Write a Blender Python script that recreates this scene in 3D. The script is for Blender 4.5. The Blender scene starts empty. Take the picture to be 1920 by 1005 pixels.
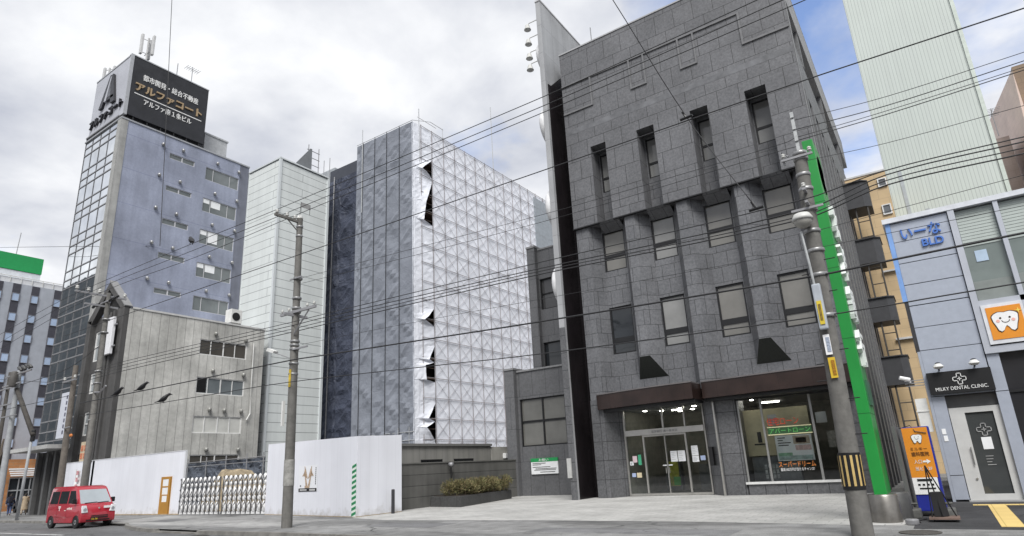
import bpy, bmesh, math, random
from math import radians as R, sin, cos, pi, sqrt, atan2
from mathutils import Vector, Matrix
random.seed(7)
S = bpy.context.scene
COL = S.collection

# ------------------------------------------------------------------ camera
cam_d = bpy.data.cameras.new('camera'); cam = bpy.data.objects.new('camera', cam_d); COL.objects.link(cam)
S.camera = cam
YAW, PITCH, ROLL = -0.588577, 0.286902, -0.0533304
fwd0 = Vector((sin(YAW), cos(YAW), 0)); right0 = Vector((cos(YAW), -sin(YAW), 0)); up0 = Vector((0, 0, 1))
fwd = fwd0 * cos(PITCH) + up0 * sin(PITCH); up = -fwd0 * sin(PITCH) + up0 * cos(PITCH)
rr = right0 * cos(ROLL) + up * sin(ROLL); uu = -right0 * sin(ROLL) + up * cos(ROLL)
m = Matrix((rr, uu, -fwd)).transposed().to_4x4(); m.translation = Vector((0, 0, 1.6))
cam.matrix_world = m
cam_d.sensor_width = 36.0; cam_d.lens = 1153.6 / 1920 * 36.0
cam_d.shift_y = 34.1 / 1920
cam_d.clip_start = 0.1; cam_d.clip_end = 3000

# ------------------------------------------------------------------ world, sun, exposure
SUN_EL, SUN_AZ = 50, 147        # azimuth measured clockwise from +Y
W = bpy.data.worlds.new('World'); S.world = W; W.use_nodes = True
nt = W.node_tree; nt.nodes.clear()
def N(nt, t, **kw):
    n = nt.nodes.new(t)
    for k, v in kw.items():
        if k in n.inputs: n.inputs[k].default_value = v
        else: setattr(n, k, v)
    return n
out = N(nt, 'ShaderNodeOutputWorld'); bg = N(nt, 'ShaderNodeBackground'); bg.inputs[1].default_value = 0.1
sky = N(nt, 'ShaderNodeTexSky'); sky.sky_type = 'NISHITA'; sky.sun_disc = False
sky.sun_elevation = R(SUN_EL); sky.sun_rotation = R(SUN_AZ); sky.air_density = 1.0; sky.dust_density = 2.0
tc = N(nt, 'ShaderNodeTexCoord')
sp = N(nt, 'ShaderNodeSeparateXYZ'); nt.links.new(tc.outputs['Generated'], sp.inputs[0])
def M(nt, op, a, b=None, c=None, clamp=False):
    n = nt.nodes.new('ShaderNodeMath'); n.operation = op; n.use_clamp = clamp
    for i, v in enumerate((a, b, c)):
        if v is None: continue
        if isinstance(v, (int, float)): n.inputs[i].default_value = v
        else: nt.links.new(v, n.inputs[i])
    return n.outputs[0]
# cloud deck: direction projected onto a flat layer overhead
zc = M(nt, 'MAXIMUM', sp.outputs[2], 0.04); zc = M(nt, 'ADD', zc, 0.18)
cx = M(nt, 'DIVIDE', sp.outputs[0], zc); cy = M(nt, 'DIVIDE', sp.outputs[1], zc)
cv = N(nt, 'ShaderNodeCombineXYZ'); nt.links.new(cx, cv.inputs[0]); nt.links.new(cy, cv.inputs[1])
n1 = N(nt, 'ShaderNodeTexNoise'); n1.inputs['Scale'].default_value = 1.35; n1.inputs['Detail'].default_value = 7; n1.inputs['Roughness'].default_value = .56; n1.inputs['Distortion'].default_value = .1
nt.links.new(cv.outputs[0], n1.inputs['Vector'])
n2 = N(nt, 'ShaderNodeTexNoise'); n2.inputs['Scale'].default_value = 2.6; n2.inputs['Detail'].default_value = 8; n2.inputs['Roughness'].default_value = .52; n2.inputs['Distortion'].default_value = .12
ad = N(nt, 'ShaderNodeVectorMath'); ad.operation = 'ADD'; ad.inputs[1].default_value = (5.3, 2.1, .7); nt.links.new(cv.outputs[0], ad.inputs[0]); nt.links.new(ad.outputs[0], n2.inputs['Vector'])
# clearer sky towards one part of the sky (right of the grey stone block)
dv = N(nt, 'ShaderNodeVectorMath'); dv.operation = 'DOT_PRODUCT'
nrm = N(nt, 'ShaderNodeVectorMath'); nrm.operation = 'NORMALIZE'; nt.links.new(tc.outputs['Generated'], nrm.inputs[0])
nt.links.new(nrm.outputs[0], dv.inputs[0])
CLEAR = Vector((-0.035, 0.80, 0.60)).normalized(); dv.inputs[1].default_value = CLEAR
gap = M(nt, 'MULTIPLY', M(nt, 'SUBTRACT', dv.outputs['Value'], 0.955), 22.0, clamp=True)
dens = M(nt, 'SUBTRACT', M(nt, 'ADD', n1.outputs[0], 0.10), M(nt, 'MULTIPLY', gap, 0.31))
rampd = N(nt, 'ShaderNodeValToRGB'); rampd.color_ramp.elements[0].position = .34; rampd.color_ramp.elements[1].position = .5
nt.links.new(dens, rampd.inputs[0])
rampc = N(nt, 'ShaderNodeValToRGB'); e = rampc.color_ramp.elements
e[0].position = .33; e[0].color = (4.3, 4.55, 5.25, 1); e[1].position = .66; e[1].color = (8.1, 8.2, 8.4, 1)
nt.links.new(n2.outputs[0], rampc.inputs[0])
mx = N(nt, 'ShaderNodeMixRGB'); nt.links.new(rampd.outputs[0], mx.inputs[0])
skb = N(nt, 'ShaderNodeMixRGB'); skb.blend_type = 'MULTIPLY'; skb.inputs[0].default_value = 1; skb.inputs[2].default_value = (1.95, 1.95, 2.15, 1)
nt.links.new(sky.outputs[0], skb.inputs[1])
nt.links.new(skb.outputs[0], mx.inputs[1]); nt.links.new(rampc.outputs[0], mx.inputs[2])
nt.links.new(mx.outputs[0], bg.inputs[0]); nt.links.new(bg.outputs[0], out.inputs[0])
sd = bpy.data.lights.new('sun', 'SUN'); sd.energy = 3.2; sd.angle = R(28); sd.color = (1, .985, .955)
so = bpy.data.objects.new('sun', sd); COL.objects.link(so)
sdir = Vector((sin(R(SUN_AZ)) * cos(R(SUN_EL)), cos(R(SUN_AZ)) * cos(R(SUN_EL)), sin(R(SUN_EL))))
so.rotation_euler = sdir.to_track_quat('Z', 'Y').to_euler(); so.location = (0, 0, 80)
S.view_settings.view_transform = 'Standard'; S.view_settings.look = 'None'; S.view_settings.gamma = 1.0
S.view_settings.exposure = 0.32

# ------------------------------------------------------------------ materials
MATS = {}
def lin(h):
    h = h.lstrip('#'); o = []
    for i in (0, 2, 4):
        c = int(h[i:i + 2], 16) / 255; o.append(c / 12.92 if c <= .04045 else ((c + .055) / 1.055) ** 2.4)
    return tuple(o)
def mat(name, col, rough=.6, var=.12, scale=3.0, bump=0.0, bscale=None, metal=0.0, spec=.4, streak=0.0, dirt=None, emit=None, coat=0.0):
    if name in MATS: return MATS[name]
    m = bpy.data.materials.new(name); m.use_nodes = True; t = m.node_tree
    b = t.nodes['Principled BSDF']; b.inputs['Roughness'].default_value = rough; b.inputs['Metallic'].default_value = metal
    b.inputs['Specular IOR Level'].default_value = spec; b.inputs['Coat Weight'].default_value = coat
    geo = N(t, 'ShaderNodeNewGeometry')
    n = N(t, 'ShaderNodeTexNoise'); n.inputs['Scale'].default_value = scale; n.inputs['Detail'].default_value = 6; n.inputs['Roughness'].default_value = .62
    t.links.new(geo.outputs['Position'], n.inputs['Vector'])
    mr = N(t, 'ShaderNodeMapRange'); mr.inputs[1].default_value = .3; mr.inputs[2].default_value = .7; mr.inputs[3].default_value = 1 - var; mr.inputs[4].default_value = 1 + var
    t.links.new(n.outputs[0], mr.inputs[0]); fac = mr.outputs[0]
    if streak:
        mp = N(t, 'ShaderNodeMapping'); mp.inputs['Scale'].default_value = (2.2, 2.2, .12); t.links.new(geo.outputs['Position'], mp.inputs[0])
        s2 = N(t, 'ShaderNodeTexNoise'); s2.inputs['Scale'].default_value = 1.3; s2.inputs['Detail'].default_value = 5; t.links.new(mp.outputs[0], s2.inputs['Vector'])
        r2 = N(t, 'ShaderNodeMapRange'); r2.inputs[1].default_value = .35; r2.inputs[2].default_value = .7; r2.inputs[3].default_value = 1 + streak * .3; r2.inputs[4].default_value = 1 - streak
        t.links.new(s2.outputs[0], r2.inputs[0]); fac = M(t, 'MULTIPLY', fac, r2.outputs[0])
    mul = N(t, 'ShaderNodeVectorMath'); mul.operation = 'SCALE'; mul.inputs[0].default_value = col[:3]; t.links.new(fac, mul.inputs['Scale'])
    t.links.new(mul.outputs[0], b.inputs['Base Color'])
    if bump:
        nb = N(t, 'ShaderNodeTexNoise'); nb.inputs['Scale'].default_value = bscale or scale * 4; nb.inputs['Detail'].default_value = 5; t.links.new(geo.outputs['Position'], nb.inputs['Vector'])
        bp = N(t, 'ShaderNodeBump'); bp.inputs['Strength'].default_value = bump; bp.inputs['Distance'].default_value = .03; t.links.new(nb.outputs[0], bp.inputs['Height']); t.links.new(bp.outputs[0], b.inputs['Normal'])
    if emit:
        b.inputs['Emission Color'].default_value = (*emit[:3], 1); b.inputs['Emission Strength'].default_value = emit[3]
    MATS[name] = m; return m
def walluv(t):
    geo = N(t, 'ShaderNodeNewGeometry'); s = N(t, 'ShaderNodeSeparateXYZ'); t.links.new(geo.outputs['Position'], s.inputs[0])
    sn = N(t, 'ShaderNodeSeparateXYZ'); t.links.new(geo.outputs['True Normal'], sn.inputs[0])
    isx = M(t, 'GREATER_THAN', M(t, 'ABSOLUTE', sn.outputs[0]), .75); isz = M(t, 'GREATER_THAN', M(t, 'ABSOLUTE', sn.outputs[2]), .9)
    u = M(t, 'ADD', M(t, 'MULTIPLY', s.outputs[1], isx), M(t, 'MULTIPLY', s.outputs[0], M(t, 'SUBTRACT', 1.0, isx)))
    v = M(t, 'ADD', M(t, 'MULTIPLY', s.outputs[1], isz), M(t, 'MULTIPLY', s.outputs[2], M(t, 'SUBTRACT', 1.0, isz)))
    c = N(t, 'ShaderNodeCombineXYZ'); t.links.new(u, c.inputs[0]); t.links.new(v, c.inputs[1])
    return geo, c.outputs[0], u, v
def brick(name, c1, c2, cm, w, h, mortar=.012, off=.5, squash=1.0, sqf=2, rough=.5, spk=0.0, spks=14, var=.12, vs=.6, bump=.15, spec=.4, offv=(0, 0), streak=0.0, metal=0.0, offf=2, distort=0.0):
    if name in MATS: return MATS[name]
    m = bpy.data.materials.new(name); m.use_nodes = True; t = m.node_tree; b = t.nodes['Principled BSDF']
    b.inputs['Roughness'].default_value = rough; b.inputs['Specular IOR Level'].default_value = spec; b.inputs['Metallic'].default_value = metal
    geo, vec, u, v = walluv(t)
    mp = N(t, 'ShaderNodeVectorMath'); mp.operation = 'ADD'; mp.inputs[1].default_value = (offv[0], offv[1], 0); t.links.new(vec, mp.inputs[0])
    bt = N(t, 'ShaderNodeTexBrick'); bt.offset = off; bt.offset_frequency = offf; bt.squash = squash; bt.squash_frequency = sqf
    for k, x in (('Color1', (*c1, 1)), ('Color2', (*c2, 1)), ('Mortar', (*cm, 1)), ('Scale', 1.0), ('Mortar Size', mortar), ('Mortar Smooth', .2), ('Bias', 0.0), ('Brick Width', w), ('Row Height', h)): bt.inputs[k].default_value = x
    t.links.new(mp.outputs[0], bt.inputs['Vector'])
    n = N(t, 'ShaderNodeTexNoise'); n.inputs['Scale'].default_value = vs; n.inputs['Detail'].default_value = 6; t.links.new(geo.outputs['Position'], n.inputs['Vector'])
    mr = N(t, 'ShaderNodeMapRange'); mr.inputs[1].default_value = .3; mr.inputs[2].default_value = .7; mr.inputs[3].default_value = 1 - var; mr.inputs[4].default_value = 1 + var; t.links.new(n.outputs[0], mr.inputs[0]); fac = mr.outputs[0]
    if spk:
        n3 = N(t, 'ShaderNodeTexNoise'); n3.inputs['Scale'].default_value = spks; n3.inputs['Detail'].default_value = 3; n3.inputs['Roughness'].default_value = .8; t.links.new(geo.outputs['Position'], n3.inputs['Vector'])
        r3 = N(t, 'ShaderNodeMapRange'); r3.inputs[1].default_value = .32; r3.inputs[2].default_value = .68; r3.inputs[3].default_value = 1 - spk; r3.inputs[4].default_value = 1 + spk; t.links.new(n3.outputs[0], r3.inputs[0]); fac = M(t, 'MULTIPLY', fac, r3.outputs[0])
    if streak:
        mp2 = N(t, 'ShaderNodeMapping'); mp2.inputs['Scale'].default_value = (1.8, 1.8, .1); t.links.new(geo.outputs['Position'], mp2.inputs[0])
        s2 = N(t, 'ShaderNodeTexNoise'); s2.inputs['Scale'].default_value = 1.4; s2.inputs['Detail'].default_value = 6; t.links.new(mp2.outputs[0], s2.inputs['Vector'])
        r2 = N(t, 'ShaderNodeMapRange'); r2.inputs[1].default_value = .35; r2.inputs[2].default_value = .7; r2.inputs[3].default_value = 1 + streak * .4; r2.inputs[4].default_value = 1 - streak; t.links.new(s2.outputs[0], r2.inputs[0]); fac = M(t, 'MULTIPLY', fac, r2.outputs[0])
    mul = N(t, 'ShaderNodeVectorMath'); mul.operation = 'SCALE'; t.links.new(bt.outputs['Color'], mul.inputs[0]); t.links.new(fac, mul.inputs['Scale']); t.links.new(mul.outputs[0], b.inputs['Base Color'])
    if bump:
        bp = N(t, 'ShaderNodeBump'); bp.inputs['Strength'].default_value = bump; bp.inputs['Distance'].default_value = .02; bp.invert = True; t.links.new(bt.outputs['Fac'], bp.inputs['Height']); t.links.new(bp.outputs[0], b.inputs['Normal'])
    MATS[name] = m; return m
def glass(name, tint=(.9, .95, .95), clear=.8):
    if name in MATS: return MATS[name]
    m = bpy.data.materials.new(name); m.use_nodes = True; t = m.node_tree; t.nodes.clear()
    o = N(t, 'ShaderNodeOutputMaterial'); g = N(t, 'ShaderNodeBsdfGlossy'); g.inputs['Roughness'].default_value = .02; g.inputs[0].default_value = (.9, .92, .95, 1)
    tr = N(t, 'ShaderNodeBsdfTransparent'); tr.inputs[0].default_value = (*[c * clear for c in tint], 1)
    lw = N(t, 'ShaderNodeFresnel'); lw.inputs[0].default_value = 1.5; mixs = N(t, 'ShaderNodeMixShader')
    t.links.new(M(t, 'ADD', M(t, 'MULTIPLY', lw.outputs[0], 1.5), .02, clamp=True), mixs.inputs[0]); t.links.new(tr.outputs[0], mixs.inputs[1]); t.links.new(g.outputs[0], mixs.inputs[2]); t.links.new(mixs.outputs[0], o.inputs[0])
    MATS[name] = m; return m
def pane(name, col, rough=.04, spec=.6, metal=0.0, wav=.05):
    if name in MATS: return MATS[name]
    m = mat(name, col, rough, .2, .5, 0, spec=spec, metal=metal)
    t = m.node_tree; b = t.nodes['Principled BSDF']; geo = N(t, 'ShaderNodeNewGeometry')
    nb = N(t, 'ShaderNodeTexNoise'); nb.inputs['Scale'].default_value = .9; t.links.new(geo.outputs['Position'], nb.inputs['Vector'])
    bp = N(t, 'ShaderNodeBump'); bp.inputs['Strength'].default_value = wav; bp.inputs['Distance'].default_value = .1; t.links.new(nb.outputs[0], bp.inputs['Height']); t.links.new(bp.outputs[0], b.inputs['Normal'])
    return m

GR = (.105, .107, .114)
stone = brick('granite_panels', (.130, .131, .138), (.116, .117, .124), (.035, .035, .037), 1.02, 1.13, .017, rough=.42, spk=.26, spks=9, var=.16, offv=(.3, .45), bump=.3)
stone2 = brick('granite_small_panels', (.132, .134, .142), (.118, .12, .128), (.035, .035, .037), .64, .74, .013, rough=.42, spk=.26, spks=9, var=.16, offv=(.1, .2), squash=1.6, sqf=3, bump=.3)
stone_side = brick('granite_side', (.12, .121, .126), (.11, .111, .116), (.04, .04, .042), .95, 1.9, .012, rough=.5, spk=.2, spks=9, var=.1)
stone_lt = mat('pale_stone_trim', (.2, .2, .205), .5, .2, 4)
trimband = mat('stone_band', (.13, .132, .14), .45, .4, 1.5)
dark_metal = mat('dark_metal', (.012, .012, .013), .4, .1)
black = mat('black', (.008, .008, .009), .5, .1)
canopy_m = brick('brown_panels', (.029, .0175, .0148), (.025, .0155, .0132), (.012, .007, .007), 1.3, 3, .006, off=0, rough=.3, var=.3, vs=1.2)
slotdark = mat('slot_shade', (.012, .01, .011), .25, .4, .6)  # near-black standing for the shade deep in the slot
blind = pane('pane_blind', (.165, .16, .148), .08, .5)
blind2 = pane('pane_pale', (.215, .215, .21), .08, .5)
darkpane = pane('pane_dark', (.02, .023, .026), .04, .6)
steel = mat('stainless', (.5, .49, .46), .32, .12, 6, metal=.85)
alu = mat('aluminium', (.55, .56, .57), .42, .1, 6, metal=.5)
grey_metal = mat('grey_metal', (.28, .28, .29), .45, .15, 6, metal=.3)
clear = glass('clear_glass', (.9, .93, .91), .95)
white = mat('white_paint', (.78, .78, .78), .5, .06)
offwhite = mat('off_white', (.62, .62, .6), .6, .12)
paper = mat('paper', (.74, .75, .76), .7, .06)
asphalt_walk = mat('pavement_asphalt', (.225, .225, .225), .9, .25, 1.1, .35, 55, streak=0)
concrete_pole = mat('pole_concrete', (.15, .145, .135), .85, .22, 5, .2, streak=.25)
rubber = mat('black_rubber', (.015, .015, .016), .7, .2)
wire_m = mat('cable_black', (.022, .022, .024), .55, .1)
wire_g = mat('cable_grey', (.06, .06, .065), .5, .1)

# ------------------------------------------------------------------ mesh builder
ORG = {}
class MB:
    def __init__(s): s.v = []; s.f = []
    def add(s, vs, fs):
        o = len(s.v); s.v += [tuple(map(float, p)) for p in vs]; s.f += [tuple(o + i for i in f) for f in fs]; return s
    def box(s, x0, x1, y0, y1, z0, z1):
        return s.add([(x0, y0, z0), (x1, y0, z0), (x1, y1, z0), (x0, y1, z0), (x0, y0, z1), (x1, y0, z1), (x1, y1, z1), (x0, y1, z1)],
                     [(0, 3, 2, 1), (4, 5, 6, 7), (0, 1, 5, 4), (1, 2, 6, 5), (2, 3, 7, 6), (3, 0, 4, 7)])
    def prism(s, pts, lo, hi, axis='z'):
        n = len(pts)
        def P(a, b, c): return (a, b, c) if axis == 'z' else ((a, c, b) if axis == 'y' else (c, a, b))
        v = [P(a, b, lo) for a, b in pts] + [P(a, b, hi) for a, b in pts]
        return s.add(v, [tuple(range(n - 1, -1, -1)), tuple(range(n, 2 * n))] + [(i, (i + 1) % n, n + (i + 1) % n, n + i) for i in range(n)])
    def quad(s, a, b, c, d): return s.add([a, b, c, d], [(0, 1, 2, 3)])
    def tube(s, path, r, n=6, r1=None, caps=True):
        P = [Vector(p) for p in path]; L = len(P); rings = []; up = Vector((0, 0, 1))
        for i, p in enumerate(P):
            d = (P[min(i + 1, L - 1)] - P[max(i - 1, 0)]).normalized()
            a = d.cross(up)
            if a.length < 1e-3: a = d.cross(Vector((1, 0, 0)))
            a.normalize(); b = d.cross(a)
            rad = r if r1 is None else r + (r1 - r) * i / (L - 1)
            rings.append([p + (a * cos(2 * pi * k / n) + b * sin(2 * pi * k / n)) * rad for k in range(n)])
        v = [q for rg in rings for q in rg]; f = []
        for i in range(L - 1):
            for k in range(n): f.append((i * n + k, i * n + (k + 1) % n, (i + 1) * n + (k + 1) % n, (i + 1) * n + k))
        if caps: f.append(tuple(range(n - 1, -1, -1))); f.append(tuple((L - 1) * n + k for k in range(n)))
        return s.add(v, f)
    def cyl(s, p0, p1, r, r1=None, n=16): return s.tube([p0, p1], r, n, r if r1 is None else r1)
    def lathe(s, prof, c=(0, 0, 0), n=16, ax='z'):
        v = []; f = []; L = len(prof)
        for r, h in prof:
            for k in range(n):
                a = 2 * pi * k / n; x, y = r * cos(a), r * sin(a)
                v.append((c[0] + x, c[1] + y, c[2] + h) if ax == 'z' else ((c[0] + x, c[1] + h, c[2] + y) if ax == 'y' else (c[0] + h, c[1] + x, c[2] + y)))
        for i in range(L - 1):
            for k in range(n): f.append((i * n + k, i * n + (k + 1) % n, (i + 1) * n + (k + 1) % n, (i + 1) * n + k))
        f.append(tuple(range(n - 1, -1, -1))); f.append(tuple((L - 1) * n + k for k in range(n)))
        return s.add(v, f)
    def ball(s, c, rx, ry=None, rz=None, n=10, m=7):
        ry = ry or rx; rz = rz or rx
        v = [(c[0], c[1], c[2] - rz)]; f = []
        for j in range(1, m):
            t = -pi / 2 + pi * j / m
            for k in range(n): v.append((c[0] + rx * cos(t) * cos(2 * pi * k / n), c[1] + ry * cos(t) * sin(2 * pi * k / n), c[2] + rz * sin(t)))
        v.append((c[0], c[1], c[2] + rz))
        for k in range(n):
            f.append((0, 1 + (k + 1) % n, 1 + k)); b = 1 + (m - 2) * n; f.append((b + k, b + (k + 1) % n, len(v) - 1))
        for j in range(m - 2):
            for k in range(n): a = 1 + j * n; f.append((a + k, a + (k + 1) % n, a + n + (k + 1) % n, a + n + k))
        return s.add(v, f)
    def wall(s, axis, p, u0, u1, z0, z1, holes=(), depth=.2, inward=1):
        """sheet wall with rectangular openings (u0,u1,z0,z1) and their reveals going inward"""
        us = sorted({u0, u1, *[h[0] for h in holes], *[h[1] for h in holes]}); zs = sorted({z0, z1, *[h[2] for h in holes], *[h[3] for h in holes]})
        us = [u for u in us if u0 <= u <= u1]; zs = [z for z in zs if z0 <= z <= z1]
        def P(u, z, d=0): q = p + inward * d; return (u, q, z) if axis == 'y' else (q, u, z)
        inh = lambda u, z: any(h[0] < u < h[1] and h[2] < z < h[3] for h in holes)
        for a, b in zip(us, us[1:]):
            for c, d in zip(zs, zs[1:]):
                if not inh((a + b) / 2, (c + d) / 2): s.quad(P(a, c), P(b, c), P(b, d), P(a, d))
        for h in holes:
            a, b, c, d = h[:4]
            for (p0, p1) in (((a, c), (b, c)), ((b, c), (b, d)), ((b, d), (a, d)), ((a, d), (a, c))):
                s.quad(P(*p0), P(*p1), P(*p1, depth), P(*p0, depth))
        return s
    def build(s, name, m, parent=None, smooth=False, bevel=0, merge=True, recalc=True, local=False, auto=None):
        me = bpy.data.meshes.new(name); o = bpy.data.objects.new(name, me); COL.objects.link(o)
        org = ORG.get(parent.name, Vector((0, 0, 0))) if parent is not None else Vector((0, 0, 0))
        if local: org = Vector((0, 0, 0))
        me.from_pydata([tuple(Vector(p) - org) for p in s.v], [], s.f)
        bm = bmesh.new(); bm.from_mesh(me)
        if merge: bmesh.ops.remove_doubles(bm, verts=bm.verts, dist=1e-4)
        if recalc: bmesh.ops.recalc_face_normals(bm, faces=bm.faces)
        if bevel:
            ed = [e for e in bm.edges if len(e.link_faces) == 2 and e.calc_face_angle(0) > .5]
            bmesh.ops.bevel(bm, geom=ed, offset=bevel, segments=2, affect='EDGES', profile=.6)
        bm.to_mesh(me); bm.free()
        if smooth:
            for p in me.polygons: p.use_smooth = True
            if auto: me.set_sharp_from_angle(angle=R(auto))
        me.materials.append(m)
        if parent is not None: o.parent = parent; ORG[o.name] = org
        return o
def tag(o, label=None, cat=None, group=None, kind=None):
    if label: o['label'] = label
    if cat: o['category'] = cat
    if group: o['group'] = group
    if kind: o['kind'] = kind
    return o
def thing(name, label, cat, loc=(0, 0, 0), rz=0, group=None):
    o = bpy.data.objects.new(name, None); COL.objects.link(o); o.location = loc; o.rotation_euler = (0, 0, rz); o.empty_display_size = .3
    ORG[o.name] = Vector(loc); return tag(o, label, cat, group)
def lthing(*a, **k):           # parts of this thing are modelled in its own coordinates
    o = thing(*a, **k); ORG[o.name] = Vector((0, 0, 0)); return o
def children(o): return [c for c in bpy.data.objects if c.parent == o]
def copy_tree(o, parent=None):
    c = o.copy(); COL.objects.link(c)
    if parent is not None: c.parent = parent
    ORG[c.name] = ORG.get(o.name, Vector((0, 0, 0)))
    for ch in children(o): copy_tree(ch, c)
    return c
def struct(name, mb, m): return tag(mb.build(name, m), kind='structure')
FONTCACHE = {}
def text(name, body, m, parent, axis, plane, u0, u1, z0, z1, depth=.03, out=-1, bold=.0, vert=False, skew=0):
    """lettering fitted into the box u0..u1, z0..z1 on a wall (axis 'y': faces -Y; axis 'x': faces +X)"""
    c = bpy.data.curves.new(name, 'FONT'); c.body = '\n'.join(body) if vert else body; c.extrude = .5; c.offset = bold; c.resolution_u = 5
    c.align_x = 'CENTER' if vert else 'LEFT'
    if vert: c.space_line = .95
    o = bpy.data.objects.new(name, c); COL.objects.link(o); bpy.context.view_layer.update()
    dg = bpy.context.evaluated_depsgraph_get(); me = bpy.data.meshes.new_from_object(o.evaluated_get(dg))
    vs = [v.co.copy() for v in me.vertices]; fs = [tuple(p.vertices) for p in me.polygons]
    bpy.data.objects.remove(o); bpy.data.meshes.remove(me); bpy.data.curves.remove(c)
    x0 = min(v.x for v in vs); x1 = max(v.x for v in vs); y0 = min(v.y for v in vs); y1 = max(v.y for v in vs)
    mb = MB(); vv = []
    for v in vs:
        a = (v.x - x0) / (x1 - x0); b = (v.y - y0) / (y1 - y0)
        u = u0 + a * (u1 - u0); z = z0 + b * (z1 - z0) + skew * a; d = plane + out * (depth * (v.z + .5) + .003)
        vv.append((u, d, z) if axis == 'y' else (d, u, z))
    mb.add(vv, fs); return mb.build(name, m, parent, merge=False)
def window(parent, axis, p, u0, u1, z0, z1, gm, fm, fw=.06, mull=(), trans=(), thick=.08, inward=1, name='window', back=None):
    """frame (part) with one pane sheet (sub-part) set behind it. p = outer face of frame"""
    f = MB()
    def B(a, b, c, d, t0=0, t1=thick):
        q0, q1 = p + inward * t0, p + inward * t1; q0, q1 = min(q0, q1), max(q0, q1)
        f.box(a, b, q0, q1, c, d) if axis == 'y' else f.box(q0, q1, a, b, c, d)
    B(u0, u0 + fw, z0, z1); B(u1 - fw, u1, z0, z1); B(u0 + fw, u1 - fw, z0, z0 + fw); B(u0 + fw, u1 - fw, z1 - fw, z1)
    for x in mull:
        w = fw * .8; x, w = (x if isinstance(x, tuple) else (x, w)); B(x - w / 2, x + w / 2, z0 + fw, z1 - fw, .004, thick - .004)
    for zt in trans:
        w = fw; zt, w = (zt if isinstance(zt, tuple) else (zt, w)); B(u0 + fw, u1 - fw, zt - w / 2, zt + w / 2, .008, thick - .008)
    fo = f.build(name, fm, parent)
    g = MB(); q = p + inward * thick * .6
    P = lambda u, z: (u, q, z) if axis == 'y' else (q, u, z)
    g.quad(P(u0 + .01, z0 + .01), P(u1 - .01, z0 + .01), P(u1 - .01, z1 - .01), P(u0 + .01, z1 - .01))
    g.build('pane', gm, fo)
    return fo

# ================================================================== SETTING
def ground_mat(name, col, stain=.3, crack=.5, csc=.32, rough=.92, fine=.25, patch=.12):
    m = bpy.data.materials.new(name); m.use_nodes = True; t = m.node_tree; b = t.nodes['Principled BSDF']; b.inputs['Roughness'].default_value = rough; b.inputs['Specular IOR Level'].default_value = .3
    geo = N(t, 'ShaderNodeNewGeometry')
    def nz(sc, det=6, dist=0, lo=.3, hi=.7, a=0, c=1, off=(0, 0, 0), stretch=(1, 1, 1)):
        mp = N(t, 'ShaderNodeMapping'); mp.inputs['Location'].default_value = off; mp.inputs['Scale'].default_value = stretch; t.links.new(geo.outputs['Position'], mp.inputs[0])
        n = N(t, 'ShaderNodeTexNoise'); n.inputs['Scale'].default_value = sc; n.inputs['Detail'].default_value = det; n.inputs['Distortion'].default_value = dist; t.links.new(mp.outputs[0], n.inputs['Vector'])
        r = N(t, 'ShaderNodeMapRange'); r.inputs[1].default_value = lo; r.inputs[2].default_value = hi; r.inputs[3].default_value = a; r.inputs[4].default_value = c; t.links.new(n.outputs[0], r.inputs[0]); return r.outputs[0], n
    f = nz(.35, 7, .6, .3, .7, 1 - stain, 1 + stain * .6, stretch=(.5, 1.2, 1))[0]
    f = M(t, 'MULTIPLY', f, nz(2.2, 6, 0, .3, .7, 1 - stain * .5, 1 + stain * .4)[0])
    f = M(t, 'MULTIPLY', f, nz(38, 3, 0, .3, .7, 1 - fine, 1 + fine)[0])
    f = M(t, 'MULTIPLY', f, nz(.9, 4, .4, .62, .72, 1, 1 - stain * .9, off=(7, 3, 0))[0])
    dn = nz(1.4, 4, 0, 0, 1, 0, 1)[1]; ad = N(t, 'ShaderNodeVectorMath'); ad.operation = 'MULTIPLY_ADD'; ad.inputs[1].default_value = (.9, .9, 0); t.links.new(dn.outputs['Color'], ad.inputs[0]); t.links.new(geo.outputs['Position'], ad.inputs[2])
    vo = N(t, 'ShaderNodeTexVoronoi'); vo.feature = 'DISTANCE_TO_EDGE'; vo.inputs['Scale'].default_value = csc; t.links.new(ad.outputs[0], vo.inputs['Vector'])
    cr = N(t, 'ShaderNodeMapRange'); cr.inputs[1].default_value = .004; cr.inputs[2].default_value = .014; cr.inputs[3].default_value = 1 - crack; cr.inputs[4].default_value = 1; t.links.new(vo.outputs['Distance'], cr.inputs[0])
    msk = nz(.22, 3, 0, .46, .54, 0, 1, off=(3, 9, 0))[0]
    crk = M(t, 'ADD', M(t, 'MULTIPLY', cr.outputs[0], msk), M(t, 'SUBTRACT', 1.0, msk)); f = M(t, 'MULTIPLY', f, crk)
    vc = N(t, 'ShaderNodeTexVoronoi'); vc.inputs['Scale'].default_value = .16; vc.distance = 'CHEBYCHEV'; t.links.new(geo.outputs['Position'], vc.inputs['Vector']); sx = N(t, 'ShaderNodeSeparateXYZ'); t.links.new(vc.outputs['Color'], sx.inputs[0])
    f = M(t, 'MULTIPLY', f, M(t, 'ADD', 1 - patch / 2, M(t, 'MULTIPLY', sx.outputs[0], patch)))
    sc = N(t, 'ShaderNodeVectorMath'); sc.operation = 'SCALE'; sc.inputs[0].default_value = col; t.links.new(f, sc.inputs['Scale']); t.links.new(sc.outputs[0], b.inputs['Base Color'])
    nb = nz(70, 4)[1]; bp = N(t, 'ShaderNodeBump'); bp.inputs['Strength'].default_value = .3; bp.inputs['Distance'].default_value = .02; t.links.new(nb.outputs[0], bp.inputs['Height']); t.links.new(bp.outputs[0], b.inputs['Normal'])
    MATS[name] = m; return m
asph = ground_mat('road_asphalt', (.135, .135, .137), .3, .6, .25)
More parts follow.
